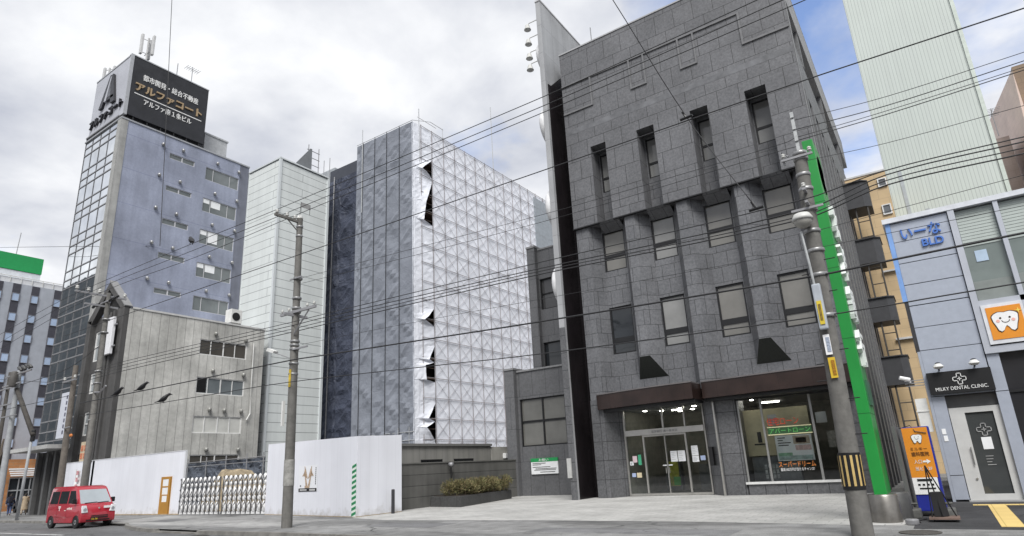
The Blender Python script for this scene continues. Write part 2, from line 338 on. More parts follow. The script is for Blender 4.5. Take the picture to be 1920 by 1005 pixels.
KERB = [(-300, 24), (-90, 18), (-60, 16.6), (-41.5, 16.0), (-36, 15.75), (-33.4, 15.4), (-31.3, 14.5), (-29.2, 13.85), (-27.1, 13.4), (-23, 13.1), (-18, 13.0), (-15.4, 12.8), (-8, 12.5), (10, 12.1), (100, 10)]
struct('ground', MB().quad((-1500, -1500, -.14), (1500, -1500, -.14), (1500, 1500, -.14), (-1500, 1500, -.14)), mat('ground_earth', (.12, .12, .11), .95, .2, .05))
b = MB(); n = len(KERB)
b.add([(x, y, -.12) for x, y in KERB] + [(x, -16, -.12) for x, y in KERB], [(i, i + 1, n + i + 1, n + i) for i in range(n - 1)]); struct('road', b, asph)
b = MB(); b.add([(x, y + .16, 0) for x, y in KERB] + [(x, 260, 0) for x, y in KERB], [(i, i + 1, n + i + 1, n + i) for i in range(n - 1)])
struct('pavement', b, ground_mat('pavement_worn', (.22, .219, .216), .45, .7, .3))
b = MB()
for i in range(n - 1):
    (x0, y0), (x1, y1) = KERB[i], KERB[i + 1]; L = max(1, int((x1 - x0) / .6)) if -50 < x0 < 12 else max(1, int((x1 - x0) / 4))
    for k in range(L):
        a, c = k / L, (k + 1) / L - .012 / L
        xa, ya, xb, yb = x0 + (x1 - x0) * a, y0 + (y1 - y0) * a, x0 + (x1 - x0) * c, y0 + (y1 - y0) * c
        zt = .012
        if -27.0 < xa < -23.3: zt = -.06          # lowered at the site entrance
        b.prism([(xa, ya), (xb, yb), (xb, yb + .17), (xa, ya + .17)], -.13, zt)
struct('kerb', b, mat('kerb_concrete', (.19, .183, .17), .9, .4, 1.6, .3, 25))
b = MB(); b.add([(-120, 11.9, -.116), (-31, 12.0, -.116), (-31, 11.85, -.116), (-120, 11.75, -.116)], [(0, 1, 2, 3)]); struct('road_marking', b, mat('worn_white_line', (.5, .5, .49), .8, .4, 6))
plaza = brick('plaza_pavers', (.43, .424, .408), (.385, .38, .363), (.27, .265, .255), .6, .3, .014, rough=.75, var=.17, vs=.6, spk=.12, spks=3, bump=.15)
b = MB(); b.add([(-20.4, 18.0, .004), (-17.6, 17.15, .004), (-11.2, 17.2, .004), (-6, 16.9, .004), (-2.1, 16.25, .004), (-1.0, 16.2, .004), (-1.0, 30, .004), (-2.2, 52, .004), (-21.2, 33, .004), (-21.2, 20.5, .004)], [tuple(range(10))]); struct('plaza', b, plaza)
b = MB(); b.add([(-.94, 15.6, .004), (9, 15.3, .004), (9, 24, .004), (-.94, 24, .004)], [(0, 1, 2, 3)]); struct('clinic_forecourt', b, ground_mat('fresh_asphalt', (.05, .05, .053), .4, .3, .5))
b = MB(); b.add([(-37, 15.6, .003), (-20.6, 14.2, .003), (-20.6, 17.6, .003), (-37, 19.4, .003)], [(0, 1, 2, 3)]); struct('worn_pavement', b, ground_mat('worn_asphalt', (.29, .287, .28), .45, .6, .5))
b = MB(); b.add([(-9.5, 14.2, .003), (-4.2, 14.0, .003), (-4.2, 15.1, .003), (-9.5, 15.25, .003)], [(0, 1, 2, 3)]); b.add([(-16.5, 15.0, .003), (-13.4, 14.9, .003), (-13.4, 16.2, .003), (-16.5, 16.3, .003)], [(0, 1, 2, 3)]); b.add([(-33, 16.2, .0045), (-30.8, 16.0, .0045), (-30.8, 17.2, .0045), (-33, 17.4, .0045)], [(0, 1, 2, 3)])
struct('pavement_patches', b, ground_mat('patch_asphalt', (.165, .165, .168), .3, .3, .8))

# ================================================================== OFFICE TOWER (blue side wall, glass front)
T = thing('office_tower', 'tall slim office tower with blue painted side wall, mirrored glass front and black rooftop billboard', 'building', (-57.5, 26.8, 0))
blue = brick('blue_render', (.262, .285, .362), (.245, .268, .348), (.18, .195, .28), 60, 3.24, .022, off=0, rough=.7, var=.24, vs=.35, streak=.1, bump=.1, offv=(0, .85), spk=.08, spks=5)
bigz = [(29.87, 31.2), (26.56, 27.96), (23.3, 24.74), (20.03, 21.45), (16.82, 18.2)]
smz = [(30.7, 31.25), (27.46, 27.97), (24.18, 24.75), (20.96, 21.5), (17.71, 18.22)]
holes = [(28.5, 31.95, a, c) for a, c in bigz] + [(25.0, 27.38, a, c) for a, c in smz]
b = MB(); b.wall('x', -54, 21.2, 32.0, 0, 32.82, holes, .16, -1); b.build('side_wall', blue, T)
b = MB(); b.box(-60.95, -54.3, 21.4, 32.9, 0, 32.6); b.build('core', mat('tower_core', (.2, .2, .22), .8), T)
b = MB(); b.box(-54.5, -54.02, 32.0, 33.0, 0, 32.8); b.build('rear_shade_strip', mat('tower_shade_grey', (.15, .16, .2), .7, .12, 1, streak=.15), T)  # shading along the wall's rear edge, put in as a darker grey strip
b = MB(); b.box(-54.62, -53.96, 20.62, 21.2, 0, 33.0); b.build('corner_column', mat('tower_column', (.33, .33, .32), .7, .15, 1.5, streak=.2), T)
b = MB(); b.box(-61.1, -53.92, 20.6, 33.05, 32.82, 32.96); b.build('roof', mat('roof_grey', (.3, .31, .33), .8), T)
alw = mat('window_frame_pale', (.5, .5, .52), .45, .1)
pbl = [pane('pane_office', (.15, .165, .17), .05, .6), pane('pane_office_blind', (.36, .37, .37), .1, .5)]
for i, (a, c) in enumerate(bigz):
    w = window(T, 'x', -54.05, 28.5, 31.95, a, c, pbl[0], alw, .05, (29.28, 31.02), (), .07, -1)
    bl = MB()
    for y0, y1, zf in ((28.58, 29.2, .35), (29.36, 30.3, .55 if i % 2 else .8)):
        if i in (1, 2, 3): bl.box(-54.082, -54.078, y0, y1, a + (c - a) * (1 - zf), c - .06)
    if bl.v: bl.build('blind', paper, w)
for i, (a, c) in enumerate(smz):
    window(T, 'x', -54.05, 25.0, 27.38, a, c, pbl[0], alw, .06, ((26.2, .1),), (), .07, -1)
def hood(y, z, x=-54, s=1.0):
    b = MB(); b.lathe([(.03 * s, 0), (.14 * s, .02), (.15 * s, .2 * s), (.13 * s, .27 * s), (.04 * s, .3 * s)], (x + .14, y, z), 10); b.box(x - .02, x + .05, y - .05, y + .05, z + .05, z + .2)
    return b
for y, z in [(26.14, 31.75), (26.15, 28.5), (26.14, 25.25), (26.15, 21.95), (26.13, 18.7), (29.56, 31.75), (31.83, 31.7), (29.56, 28.5), (31.85, 28.5), (29.56, 25.25), (31.88, 25.3), (29.58, 22.0), (31.88, 22.0), (29.58, 18.65), (31.85, 18.7), (24.29, 31.6), (24.26, 28.5), (24.29, 25.3), (24.3, 22.0), (24.3, 18.7)]:
    hood(y, z).build('vent_hood', mat('vent_steel', (.38, .38, .38), .35, .2, 5, metal=.7), T, True)
# glass front
mir = pane('pane_mirror', (.80, .83, .85), .015, .5, 1.0, .02)
b = MB(); b.quad((-61.0, 20.72, 4.9), (-54.62, 20.72, 4.9), (-54.62, 20.72, 33.3), (-61.0, 20.72, 33.3)); cw = b.build('curtain_wall', mir, T)
g = MB()
for x in (-61.02, -59.55, -57.95, -56.25, -54.66): g.box(x - .022, x + .022, 20.68, 20.75, 4.9, 33.3)
g.build('mullion_grid', mat('mullion_dark', (.13, .13, .135), .4, .1, metal=.3), cw)
g = MB()
for k in range(9):
    for dz in (0, -.84, -1.61):
        z = 33.03 - 3.24 * k + dz
        if z > 5: g.box(-61.0, -54.62, 20.67, 20.74, z - .045, z + .045)
g.box(-61.0, -54.62, 20.6, 20.76, 33.24, 33.36)
g.build('transom_grid', mat('mullion_metal', (.26, .26, .27), .4, .1, metal=.3), cw)
b = MB(); b.box(-61.1, -53.9, 18.9, 20.6, 4.7, 4.98); b.build('entrance_canopy', mat('canopy_grey', (.45, .45, .44), .6), T)
b = MB(); b.box(-60.9, -54.7, 20.9, 21.3, 0, 4.7); gw = b.build('ground_floor_front', mat('shop_dark', (.035, .035, .035), .4, .4, .8), T)
b = MB()
for x in (-60.5, -58.6, -57.2): b.box(x, x + .35, 20.6, 20.9, 0, 4.7)
b.build('ground_floor_posts', mat('post_grey', (.12, .12, .12), .5), T)
# rooftop billboard
gpan = mat('billboard_grey', (.40, .41, .45), .5, .08, .6); bpan = mat('billboard_black', (.020, .021, .025), .45, .3, 1.2)
b = MB(); b.box(-60.8, -54.1, 20.72, 20.95, 33.36, 39.28); b.build('billboard_front', gpan, T)
b = MB(); b.box(-54.25, -53.98, 20.97, 28.0, 33.4, 39.42); b.build('billboard_side', bpan, T)
b = MB(); b.box(-54.3, -53.94, 20.7, 28.03, 39.42, 39.52); b.box(-60.8, -54.3, 20.68, 21.0, 39.3, 39.42); b.box(-54.06, -53.94, 20.68, 20.96, 33.3, 39.42); b.build('billboard_trim', mat('trim_grey', (.35, .36, .38), .5), T)
b = MB(); b.box(-60.5, -54.4, 21.0, 27.8, 33, 39); b.build('billboard_core', mat('core_dark', (.05, .05, .055), .7), T)
b = MB(); [b.box(-54.2, -54.05, y, y + .12, 32.8, 33.4) for y in (21.5, 22.7, 23.9, 25.1, 26.3, 27.5)]; b.build('billboard_feet', dark_metal, T)
gold = mat('gold_letters', (.34, .25, .15), .4, .1); wl = mat('white_letters', (.75, .75, .74), .5, .03)
text('lettering', '都市開発・総合不動産', wl, T, 'x', -53.98, 21.9, 27.05, 37.3, 37.95, .05, 1, .006)
text('lettering', 'アルファコート', gold, T, 'x', -53.98, 21.35, 27.5, 35.98, 36.85, .12, 1, .03)
text('lettering', 'アルファ南１条ビル', wl, T, 'x', -53.98, 22.2, 26.6, 34.9, 35.5, .05, 1, .006)
b = MB(); b.box(-53.99, -53.955, 21.35, 27.55, 35.7, 35.78); b.build('billboard_rule', wl, T)
lb = mat('black_letters', (.02, .02, .024), .4, .1)
b = MB()
for pts in ([(-58.95, 35.5), (-58.3, 35.5), (-57.0, 38.4), (-57.35, 38.55)], [(-57.2, 38.5), (-56.75, 38.5), (-55.85, 35.3), (-56.6, 35.3)], [(-58.0, 36.35), (-56.2, 36.1), (-56.1, 35.85), (-57.6, 35.9)]): b.prism(pts, 20.5, 20.70, 'y')
b.build('emblem', lb, T)
b = MB()
for pts in ([(-57.1, 38.25), (-56.9, 38.3), (-57.5, 35.9), (-57.9, 35.9)],): b.prism(pts, 20.46, 20.7, 'y')
b.build('emblem_highlight', gpan, T)
text('lettering', 'アルファコート', lb, T, 'y', 20.72, -60.5, -54.3, 33.9, 34.75, .2, -1, .02, skew=.3)
# penthouse
b = MB(); b.box(-58.5, -55.6, 28.9, 31.3, 32.9, 35.6); b.box(-58.6, -55.5, 28.8, 31.4, 35.6, 35.75); b.build('penthouse', mat('penthouse_grey', (.42, .43, .44), .7, .15), T)
# ---- antennas on the tower (things)
def panel_antenna(loc, h, label, k=3):
    t = thing('panel_antenna', label, 'antenna', loc)
    b = MB(); b.cyl(loc, (loc[0], loc[1], loc[2] + h), .09, n=8); b.cyl((loc[0] - .5, loc[1], loc[2] + h * .42), (loc[0] + .5, loc[1], loc[2] + h * .42), .04, n=6); b.build('mast', mat('antenna_grey', (.42, .42, .42), .5), t)
    for i in range(k):
        a = 2 * pi * i / k + .4; x, y = loc[0] + .55 * cos(a), loc[1] + .55 * sin(a)
        p = MB(); p.box(x - .16, x + .16, y - .1, y + .1, loc[2] + h * .32, loc[2] + h * 1.05); p.tube([(x, y, loc[2] + h * .4), (loc[0], loc[1], loc[2] + h * .4)], .03, 5); p.tube([(x, y, loc[2] + h * .9), (loc[0], loc[1], loc[2] + h * .9)], .03, 5)
        p.build('panel', mat('antenna_white', (.5, .5, .5), .5), t, bevel=.03)
panel_antenna((-54.6, 22.2, 39.45), 2.9, 'white triple panel mobile phone antenna on the front corner of the black billboard')
panel_antenna((-60.3, 21.4, 39.3), 1.9, 'smaller pale antenna peeking over the grey front side of the rooftop billboard', 2)
def yagi(loc, h, label, n=5, s=1):
    t = thing('television_antenna', label, 'antenna', loc)
    b = MB(); b.cyl(loc, (loc[0], loc[1], loc[2] + h), .035, n=5); b.build('mast', grey_metal, t)
    b = MB(); b.cyl((loc[0], loc[1] - .6 * s, loc[2] + h * .85), (loc[0], loc[1] + .6 * s, loc[2] + h * .85), .02, n=4)
    for i in range(n): y = loc[1] - .6 * s + 1.2 * s * i / (n - 1); b.cyl((loc[0] - .4 * s, y, loc[2] + h * .85), (loc[0] + .4 * s, y, loc[2] + h * .85), .018, n=4)
    b.build('boom', grey_metal, t)
yagi((-54.2, 26.3, 39.5), 1.8, 'thin television antenna on the right end of the black billboard', 7)
tag(MB().cyl((-54.15, 24.85, 39.5), (-54.15, 24.85, 40.9), .04, n=5).build('lightning_rod', grey_metal), 'short thin rod standing midway along the top of the black billboard', 'rod')
tag(MB().tube([(-53.6, 23.26, 48), (-53.6, 24.0, 36.5), (-53.6, 24.9, 21.9)], .03, 5).build('hanging_cable', wire_m), 'long vertical black cable hanging past the black rooftop billboard', 'cable')

# ================================================================== NARROW CONCRETE BUILDING in front of the tower
C_ = thing('concrete_building', 'four storey weathered concrete building with dark gabled street front and ribbed side wall', 'building', (-51, 26, 0))
conc = brick('board_concrete', (.46, .455, .43), (.44, .435, .41), (.27, .265, .25), .66, 40, .024, off=0, rough=.85, var=.26, vs=.4, streak=.14, bump=.25, offv=(.1, 3), spk=.12, spks=3)
cz = [(11.63, 12.89), (8.52, 9.83), (5.46, 6.78), (2.6, 3.82)]
b = MB(); b.wall('x', -48, 20.7, 32.0, 0, 14.42, [(26.24, 30.38, a, c) for a, c in cz], .15, -1); b.build('side_wall', conc, C_)
b = MB(); b.box(-53.95, -48.3, 21.3, 31.9, 0, 14.3); b.build('core', mat('tower_core', (.2, .2, .22), .8), C_)
b = MB(); b.box(-54, -47.94, 20.9, 32.05, 14.42, 14.56); b.build('roof_coping', mat('coping', (.5, .5, .49), .6), C_)
wf = mat('window_frame_white', (.66, .66, .65), .5, .1); cp = [pane('pane_conc_a', (.075, .07, .062), .05, .6), pane('pane_conc_b', (.16, .18, .19), .06, .6), pane('pane_conc_c', (.56, .56, .53), .1, .4), pane('pane_conc_a', (0, 0, 0))]
for i, (a, c) in enumerate(cz):
    window(C_, 'x', -48.04, 26.24, 30.38, a, c, cp[i], wf, .07, (27.2, (28.3, .09), 29.32), (), .08, -1)
b = MB(); b.box(-48.095, -48.085, 26.35, 27.1, 8.62, 9.75)
for k in range(3): b.box(-48.09, -48.075, 26.5 + .22 * k, 26.53 + .22 * k, 8.6, 9.75); b.box(-48.09, -48.075, 26.3, 27.15, 8.85 + .28 * k, 8.88 + .28 * k)
b.build('window_grille', black, C_)
for y, z in [(27.46, 13.3), (30.18, 13.1), (27.46, 10.25), (30.18, 10.15), (27.45, 7.15), (28.71, 7.13), (30.2, 7.13), (27.47, 4.06), (30.18, 4.04)]:
    hood(y, z, -48).build('vent_hood', mat('vent_weathered', (.33, .33, .31), .5, .25, 6, metal=.4), C_, True)
b = MB(); b.tube([(-47.85, 30.93, 13.1), (-47.85, 30.93, 9.9), (-47.85, 31.0, 7.1), (-47.85, 30.7, 6.55)], .06, 8); b.build('drainpipe', offwhite, C_)
cf = mat('front_dark_grey', (.075, .073, .072), .75, .2, 1.2, .1, streak=.2)
wh = [(-53.1, -52.3, 11.05, 13.4), (-52.98, -52.2, 8.6, 10.15), (-53.1, -52.35, 5.5, 7.25)]; rc = [(-51.4, -49.75, 10.9, 12.6), (-51.35, -49.75, 8.0, 10.25), (-51.35, -49.75, 4.8, 7.3), (-53.2, -49.75, .3, 4.2)]
b = MB(); b.wall('y', 20.7, -53.9, -48.02, 0, 14.5, wh, .15, 1); b.wall('y', 20.7, -53.9, -48.02, 0, 0.01)
b = MB(); b.wall('y', 20.7, -53.9, -48.02, 0, 14.5, wh + rc[1:], .55, 1); b.build('front_wall', cf, C_)
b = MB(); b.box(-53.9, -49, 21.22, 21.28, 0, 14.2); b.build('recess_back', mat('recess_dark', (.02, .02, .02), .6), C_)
for h in wh: window(C_, 'y', 20.75, *h, pane('pane_front', (.3, .32, .33), .06, .5), wf, .1, (), ((h[2] + h[3]) / 2,), .1, 1)
b = MB(); b.box(-54.0, -53.3, 20.35, 20.7, 0, 14.3); b.build('front_column', cf, C_)
b = MB(); b.box(-49.7, -48.0, 20.35, 20.7, 0, 14.5); b.box(-49.4, -49.1, 20.2, 20.35, 0, 14.4); b.build('front_column', cf, C_)
b = MB(); b.prism([(-54.0, 14.3), (-53.3, 14.0), (-50.95, 16.4), (-48.6, 14.45), (-48.0, 14.55), (-50.95, 17.05)], 20.35, 20.8, 'y'); b.build('gable_frame', cf, C_)
b = MB(); b.prism([(-53.4, 14.0), (-48.6, 14.4), (-50.95, 16.5)], 20.9, 21.2, 'y'); b.build('gable_infill', mat('infill_dark', (.03, .03, .03), .7), C_)
b = MB(); b.prism([(-50.99, 17.06), (-47.95, 14.52), (-47.9, 14.6), (-50.95, 17.15)], 20.3, 20.85, 'y'); b.build('gable_capping', mat('gable_cap', (.22, .22, .22), .6), C_)
b = MB(); b.tube([(-49.62, 20.2, 14.3), (-49.62, 20.2, 3.5)], .09, 8); b.build('downpipe', cf, C_)
SG = thing('projecting_sign', 'blank white vertical sign box bracketed to the dark gabled front', 'sign', (-50.6, 20.0, 12.5))
b = MB(); b.box(-49.8, -48.5, 19.9, 20.12, 11.0, 13.75); b.build('face', mat('sign_white', (.68, .68, .7), .5, .05), SG, bevel=.03)
b = MB(); [b.box(-48.5, -48.1, 19.98, 20.06, z, z + .1) for z in (11.5, 13.1)]; b.build('bracket', grey_metal, SG)
AC = thing('air_conditioner', 'white air conditioner unit on the concrete building roof edge below blue wall', 'air conditioner', (-48.8, 29.3, 14.56))
b = MB(); b.box(-49.2, -48.3, 28.9, 29.9, 14.75, 15.95); b.build('housing', offwhite, AC, bevel=.03)
b = MB(); b.lathe([(.36, 0), (.36, .02), (.06, .025)], (-48.29, 29.35, 15.3), 16, 'x'); b.build('fan_grille', dark_metal, AC)
b = MB(); b.box(-49.3, -48.3, 28.9, 28.98, 14.56, 14.76); b.box(-49.3, -48.3, 29.8, 29.88, 14.56, 14.76); b.build('stand', grey_metal, AC)

# ================================================================== PALE PANEL BLOCK
D = thing('panel_block', 'windowless block clad in pale horizontal metal panels', 'building', (-51.4, 36, 0))
side_p = brick('pale_siding', (.64, .67, .66), (.63, .66, .65), (.27, .285, .285), 9.0, .83, .03, rough=.45, var=.06, vs=.3, streak=.06, bump=.3, offv=(.2, .1))
b = MB(); b.box(-54.2, -48.85, 33.1, 39.0, 0, 32.1); b.build('wall', side_p, D)
tr = mat('siding_trim', (.58, .61, .62), .4, .05)
b = MB(); b.box(-48.98, -48.74, 33.02, 33.26, 0, 32.2); b.box(-54.3, -53.95, 33.04, 33.2, 0, 32.2); b.box(-48.92, -48.74, 38.85, 39.1, 0, 32.2); b.build('corner_trim', tr, D)
b = MB(); b.box(-54.3, -48.72, 33.0, 39.1, 32.2, 32.34); b.build('coping', tr, D)
b = MB(); b.prism([(34.9, 32.34), (37.0, 32.34), (37.0, 35.0), (36.8, 35.0)], -49.3, -49.15, 'x'); b.build('roof_panel', mat('roof_sheet_grey', (.16, .17, .18), .6), D)
b = MB()
for z in (33.2, 34.0, 34.8): b.tube([(-49.2, 36.4, z), (-49.2, 38.0, z)], .04, 5)
for y in (36.6, 37.9): b.tube([(-49.2, y, 32.3), (-49.2, y, 35.4)], .05, 5)
b.build('roof_railing', grey_metal, D)

# ================================================================== SHEETED SCAFFOLDS
def sheet_mat(name, col, rough=.55, crease=.5, sc=1.0, spec=.35, var=.1):
    m = mat(name, col, rough, var, .7, 0, spec=spec); t = m.node_tree; b = t.nodes['Principled BSDF']
    geo = N(t, 'ShaderNodeNewGeometry')
    a = N(t, 'ShaderNodeTexNoise'); a.inputs['Scale'].default_value = 1.1 * sc; a.inputs['Detail'].default_value = 5; a.inputs['Distortion'].default_value = 1.6; t.links.new(geo.outputs['Position'], a.inputs['Vector'])
    v = N(t, 'ShaderNodeTexVoronoi'); v.inputs['Scale'].default_value = 1.3 * sc; v.feature = 'F1'; t.links.new(geo.outputs['Position'], v.inputs['Vector'])
    rdg = M(t, 'ABSOLUTE', M(t, 'SUBTRACT', a.outputs[0], .5))
    h = M(t, 'ADD', M(t, 'MULTIPLY', rdg, 1.6), M(t, 'MULTIPLY', v.outputs['Distance'], .55))
    bp = N(t, 'ShaderNodeBump'); bp.inputs['Strength'].default_value = crease; bp.inputs['Distance'].default_value = .35; t.links.new(h, bp.inputs['Height']); t.links.new(bp.outputs[0], b.inputs['Normal'])
    return m
def sheet(axis, p, us, zs, out, amp, rnd, sub=4, dgk=.55):
    """cloth stretched over a grid of poles: pillows between them, loose folds; out = +1/-1 outward direction"""
    mb = MB(); nu, nz = (len(us) - 1) * sub, (len(zs) - 1) * sub
    cell = {}
    for i in range(len(us) - 1):
        for j in range(len(zs) - 1): cell[i, j] = (rnd.uniform(-1, .35), rnd.uniform(-1, 1), rnd.choice((-1, 0, 1)))
    vs = []
    for i in range(nu + 1):
        ci = min(i // sub, len(us) - 2); a = (i - ci * sub) / sub; u = us[ci] + (us[ci + 1] - us[ci]) * a
        for j in range(nz + 1):
            cj = min(j // sub, len(zs) - 2); c = (j - cj * sub) / sub; z = zs[cj] + (zs[cj + 1] - zs[cj]) * c
            pil, sk, dg = cell[ci, cj]; w = sin(pi * a) * sin(pi * c)
            d = w * pil * amp
            if dg: d += amp * dgk * max(0, 1 - abs((a - c) if dg > 0 else (a + c - 1)) * 3.2) * (w ** .5)
            d += rnd.uniform(-1, 1) * amp * .07 * (1 if (a and c) else .3)
            q = p + out * d
            vs.append((u, q, z) if axis == 'y' else (q, u, z))
    fs = []
    for i in range(nu):
        for j in range(nz):
            k = i * (nz + 1) + j; fs.append((k, k + nz + 1, k + nz + 2, k + 1))
    return mb.add(vs, fs)
F = thing('scaffolded_block', 'tall block wrapped in scaffolding, grey mesh on street side and white sheeting on right side', 'building', (-41, 52, 0))
gsheet = sheet_mat('grey_mesh_sheet', (.20, .215, .25), .6, .2); wsheet = sheet_mat('white_sheet', (.77, .79, .85), .7, .1, 1.0, .2, .13)
lifts = [2.55 + 1.79 * k for k in range(19)]
rnd = random.Random(11)
ux = [-44.9, -43.92, -42.2, -40.5, -38.75, -37.0]
sheet('y', 39.4, ux, [.8] + lifts, -1, .2, rnd, dgk=.85).build('grey_sheet', gsheet, F, recalc=False)
uy = [42.12 + 1.785 * k for k in range(13)] + [64.9]
rnd = random.Random(5)
sheet('x', -37.0, uy, [2.3] + lifts[1:], 1, .05, rnd, dgk=.3).build('white_sheet', wsheet, F, recalc=False)
# narrow torn strip beside the corner: its right edge is open where the sheet has blown back
TEAR = [(2.3, 42.12), (3.9, 42.1), (4.25, 41.9), (5.35, 40.65), (5.9, 42.0), (6.1, 40.9), (7.45, 42.08), (9.35, 42.1), (9.45, 40.7), (10.75, 40.6), (10.95, 41.4), (11.15, 42.0), (11.3, 41.1), (12.6, 42.1), (14.5, 42.08), (14.9, 40.55), (15.3, 41.1), (16.15, 42.08), (24.5, 42.08), (24.66, 40.6), (26.65, 40.95), (28.95, 42.05), (29.55, 42.05), (29.8, 41.4), (30.03, 40.45), (30.5, 40.9), (31.5, 42.08), (34.77, 42.1)]
def tear(z):
    for (a, ya), (c, yc) in zip(TEAR, TEAR[1:]):
        if a <= z <= c: return ya + (yc - ya) * (z - a) / (c - a)
    return 42.1
rnd = random.Random(3); zsamp = sorted({z for z, _ in TEAR} | {2.3 + .3 * k for k in range(109)}); zsamp = [z for z in zsamp if z <= 34.77]
b = MB(); vs = []
for z in zsamp:
    e_ = tear(z)
    for k in range(7):
        a = k / 6; y = 39.4 + (e_ - 39.4) * a; loose = max(0, 42.1 - e_)
        vs.append((-37.0 + rnd.uniform(-.02, .02) + .28 * a * a * min(1, loose), y, z))
b.add(vs, [(i * 7 + k, i * 7 + k + 1, i * 7 + k + 8, i * 7 + k + 7) for i in range(len(zsamp) - 1) for k in range(6)]); b.build('torn_white_sheet', wsheet, F, recalc=False)
b = MB(); vs = []       # sheet roll wrapped round the corner
zz = [2.2 + .45 * k for k in range(73)]
for z in zz:
    for k in range(5): a = k / 4; vs.append((-37.08 + .1 * sin(pi * a) + rnd.uniform(-.012, .012), 39.36 + 1.15 * a * (1 if z < 18 else .45), z))
b.add(vs, [(i * 5 + k, i * 5 + k + 1, i * 5 + k + 6, i * 5 + k + 5) for i in range(len(zz) - 1) for k in range(4)]); b.build('corner_sheet', wsheet, F, recalc=False)
b = MB(); b.box(-44.6, -38.3, 40.4, 64.6, 0, 33.6); b.build('building_core', mat('core_brown', (.03, .026, .024), .85, .4, .6), F)
rust = mat('scaffold_pipe', (.30, .275, .28), .5, .35, .5, metal=.2)
for y in [40.5] + uy: MB().tube([(-36.93, y, 2.2), (-36.93, y, 34.9)], .034, 5).build('upright', rust, F)
for z in lifts[:]: MB().tube([(-36.92, 40.4, z), (-36.92, 64.9, z)], .028, 5).build('ledger', rust, F)
for i in range(len(uy) - 1):
    b = MB()
    for k in range(len(lifts) - 1):
        z0, z1 = lifts[k], lifts[k + 1]; y0, y1 = uy[i], uy[i + 1]
        b.tube([(-36.94, y0, z0 + .1), (-36.94, y1, z1 - .1)], .014, 4); b.tube([(-36.945, y1, z0 + .1), (-36.945, y0, z1 - .1)], .014, 4)
    b.build('bracing', mat('brace_pipe', (.36, .34, .345), .5, .3, .5, metal=.2), F)
for x in ux[1:-1]: MB().tube([(x, 39.33, 2.2), (x, 39.33, 34.9)], .03, 5).build('upright', dark_metal, F)
b = MB()
for k, z in enumerate(lifts[:]): b.box(-38.3, -37.15, 40.0, 43.5, z - .06, z); b.tube([(-37.1, 40.2, z + .9), (-37.1, 43, z + .9)], .025, 4)
b.build('scaffold_decks', mat('deck_planks', (.16, .12, .1), .8, .3), F)
b = MB(); [b.tube([(-44.9, 39.38, z), (-37, 39.38, z)], .03, 5) for z in (34.9, 4.3, 5.0)]; [b.tube([(x, 39.38, 3.0), (x, 39.38, 5.4)], .03, 5) for x in (-38.9, -37.6)]
b.tube([(-37, 39.4, 34.9), (-37, 42, 35.9), (-37, 44.0, 35.9)], .03, 5); b.tube([(-37, 43.9, 34.7), (-37, 43.9, 36)], .03, 5); b.build('top_rail', alu, F)
b = MB(); b.box(-38.2, -36.9, 61.3, 65.6, 0, 34.3); b.build('end_sheet', mat('end_sheet_grey', (.3, .33, .36), .6, .15), F)
b = MB(); b.box(-36.9, -36.75, 54.0, 57.8, 6.7, 7.2); b.build('lifted_gate_beam', mat('core_brown', (0, 0, 0)), F)
for x, y, z0, z1, lab in [(-37, 52.8, 34.7, 43.0, 'tall thin pole rising highest above the white sheeting'), (-37, 40.3, 33.5, 36.6, 'short thin pole at the top corner of white and grey sheeting'), (-44.0, 39.3, 32, 36.4, 'short thin pole at the top left edge of the grey mesh')]:
    tag(MB().tube([(x + .05, y, z0 - 5), (x, y, z1)], .05, 5).build('scaffold_pole', alu), lab, 'pole')
Eb = thing('dark_sheeted_block', 'narrow block wrapped in dark navy sheeting between pale panels and grey mesh', 'building', (-48.5, 44, 0))
navy = sheet_mat('navy_sheet', (.050, .058, .085), .6, .5, .8, .3, .3)
rnd = random.Random(21); sheet('y', 41.0, [-52, -50.2, -49.5, -49.1, -47.2, -45.4], [1] + [2.6 + 1.8 * k for k in range(18)], -1, .3, rnd).build('sheet', navy, Eb, recalc=False)
b = MB(); b.box(-52, -45.2, 41.3, 48, 0, 33.2); b.box(-51.2, -46.0, 41.1, 47, 33.2, 34.6); b.build('core', mat('core_navy', (.05, .055, .07), .7), Eb)
b = MB(); b.box(-54.5, -51.3, 41.8, 46, 28, 35.5); b.build('upper_pale_sheet', mat('pale_mesh', (.33, .35, .37), .7), Eb)
b = MB(); [b.tube([(x, 41.3, 33), (x, 41.3, 36.6)], .04, 5) for x in (-52.6, -51.6)]; b.tube([(-50.2, 40.8, 3), (-50.1, 40.8, 33.5)], .06, 5); b.build('pipes', grey_metal, Eb)
b = MB(); b.box(-46.6, -46.2, 41.2, 41.6, 34.4, 35.3); b.build('roof_vent', offwhite, Eb)

# ================================================================== SITE HOARDINGS AND GATE
hm = brick('hoarding_panels', (.74, .75, .80), (.73, .74, .79), (.66, .67, .71), .5, 30, .008, off=0, rough=.45, var=.04, vs=.5, streak=.04, bump=.05)
_t = hm.node_tree; _b = _t.nodes['Principled BSDF']; _l = _b.inputs['Base Color'].links[0].from_socket     # mud splashed on the foot of the panels
_g = N(_t, 'ShaderNodeNewGeometry'); _s = N(_t, 'ShaderNodeSeparateXYZ'); _t.links.new(_g.outputs['Position'], _s.inputs[0])
_n = N(_t, 'ShaderNodeTexNoise'); _n.inputs['Scale'].default_value = 3.5; _n.inputs['Detail'].default_value = 7; _t.links.new(_g.outputs['Position'], _n.inputs['Vector'])
_h = M(_t, 'SUBTRACT', M(_t, 'ADD', M(_t, 'MULTIPLY', _n.outputs[0], 1.6), -.35), M(_t, 'MULTIPLY', _s.outputs[2], 1.5)); _m = N(_t, 'ShaderNodeMixRGB'); _m.inputs[2].default_value = (.36, .34, .31, 1)
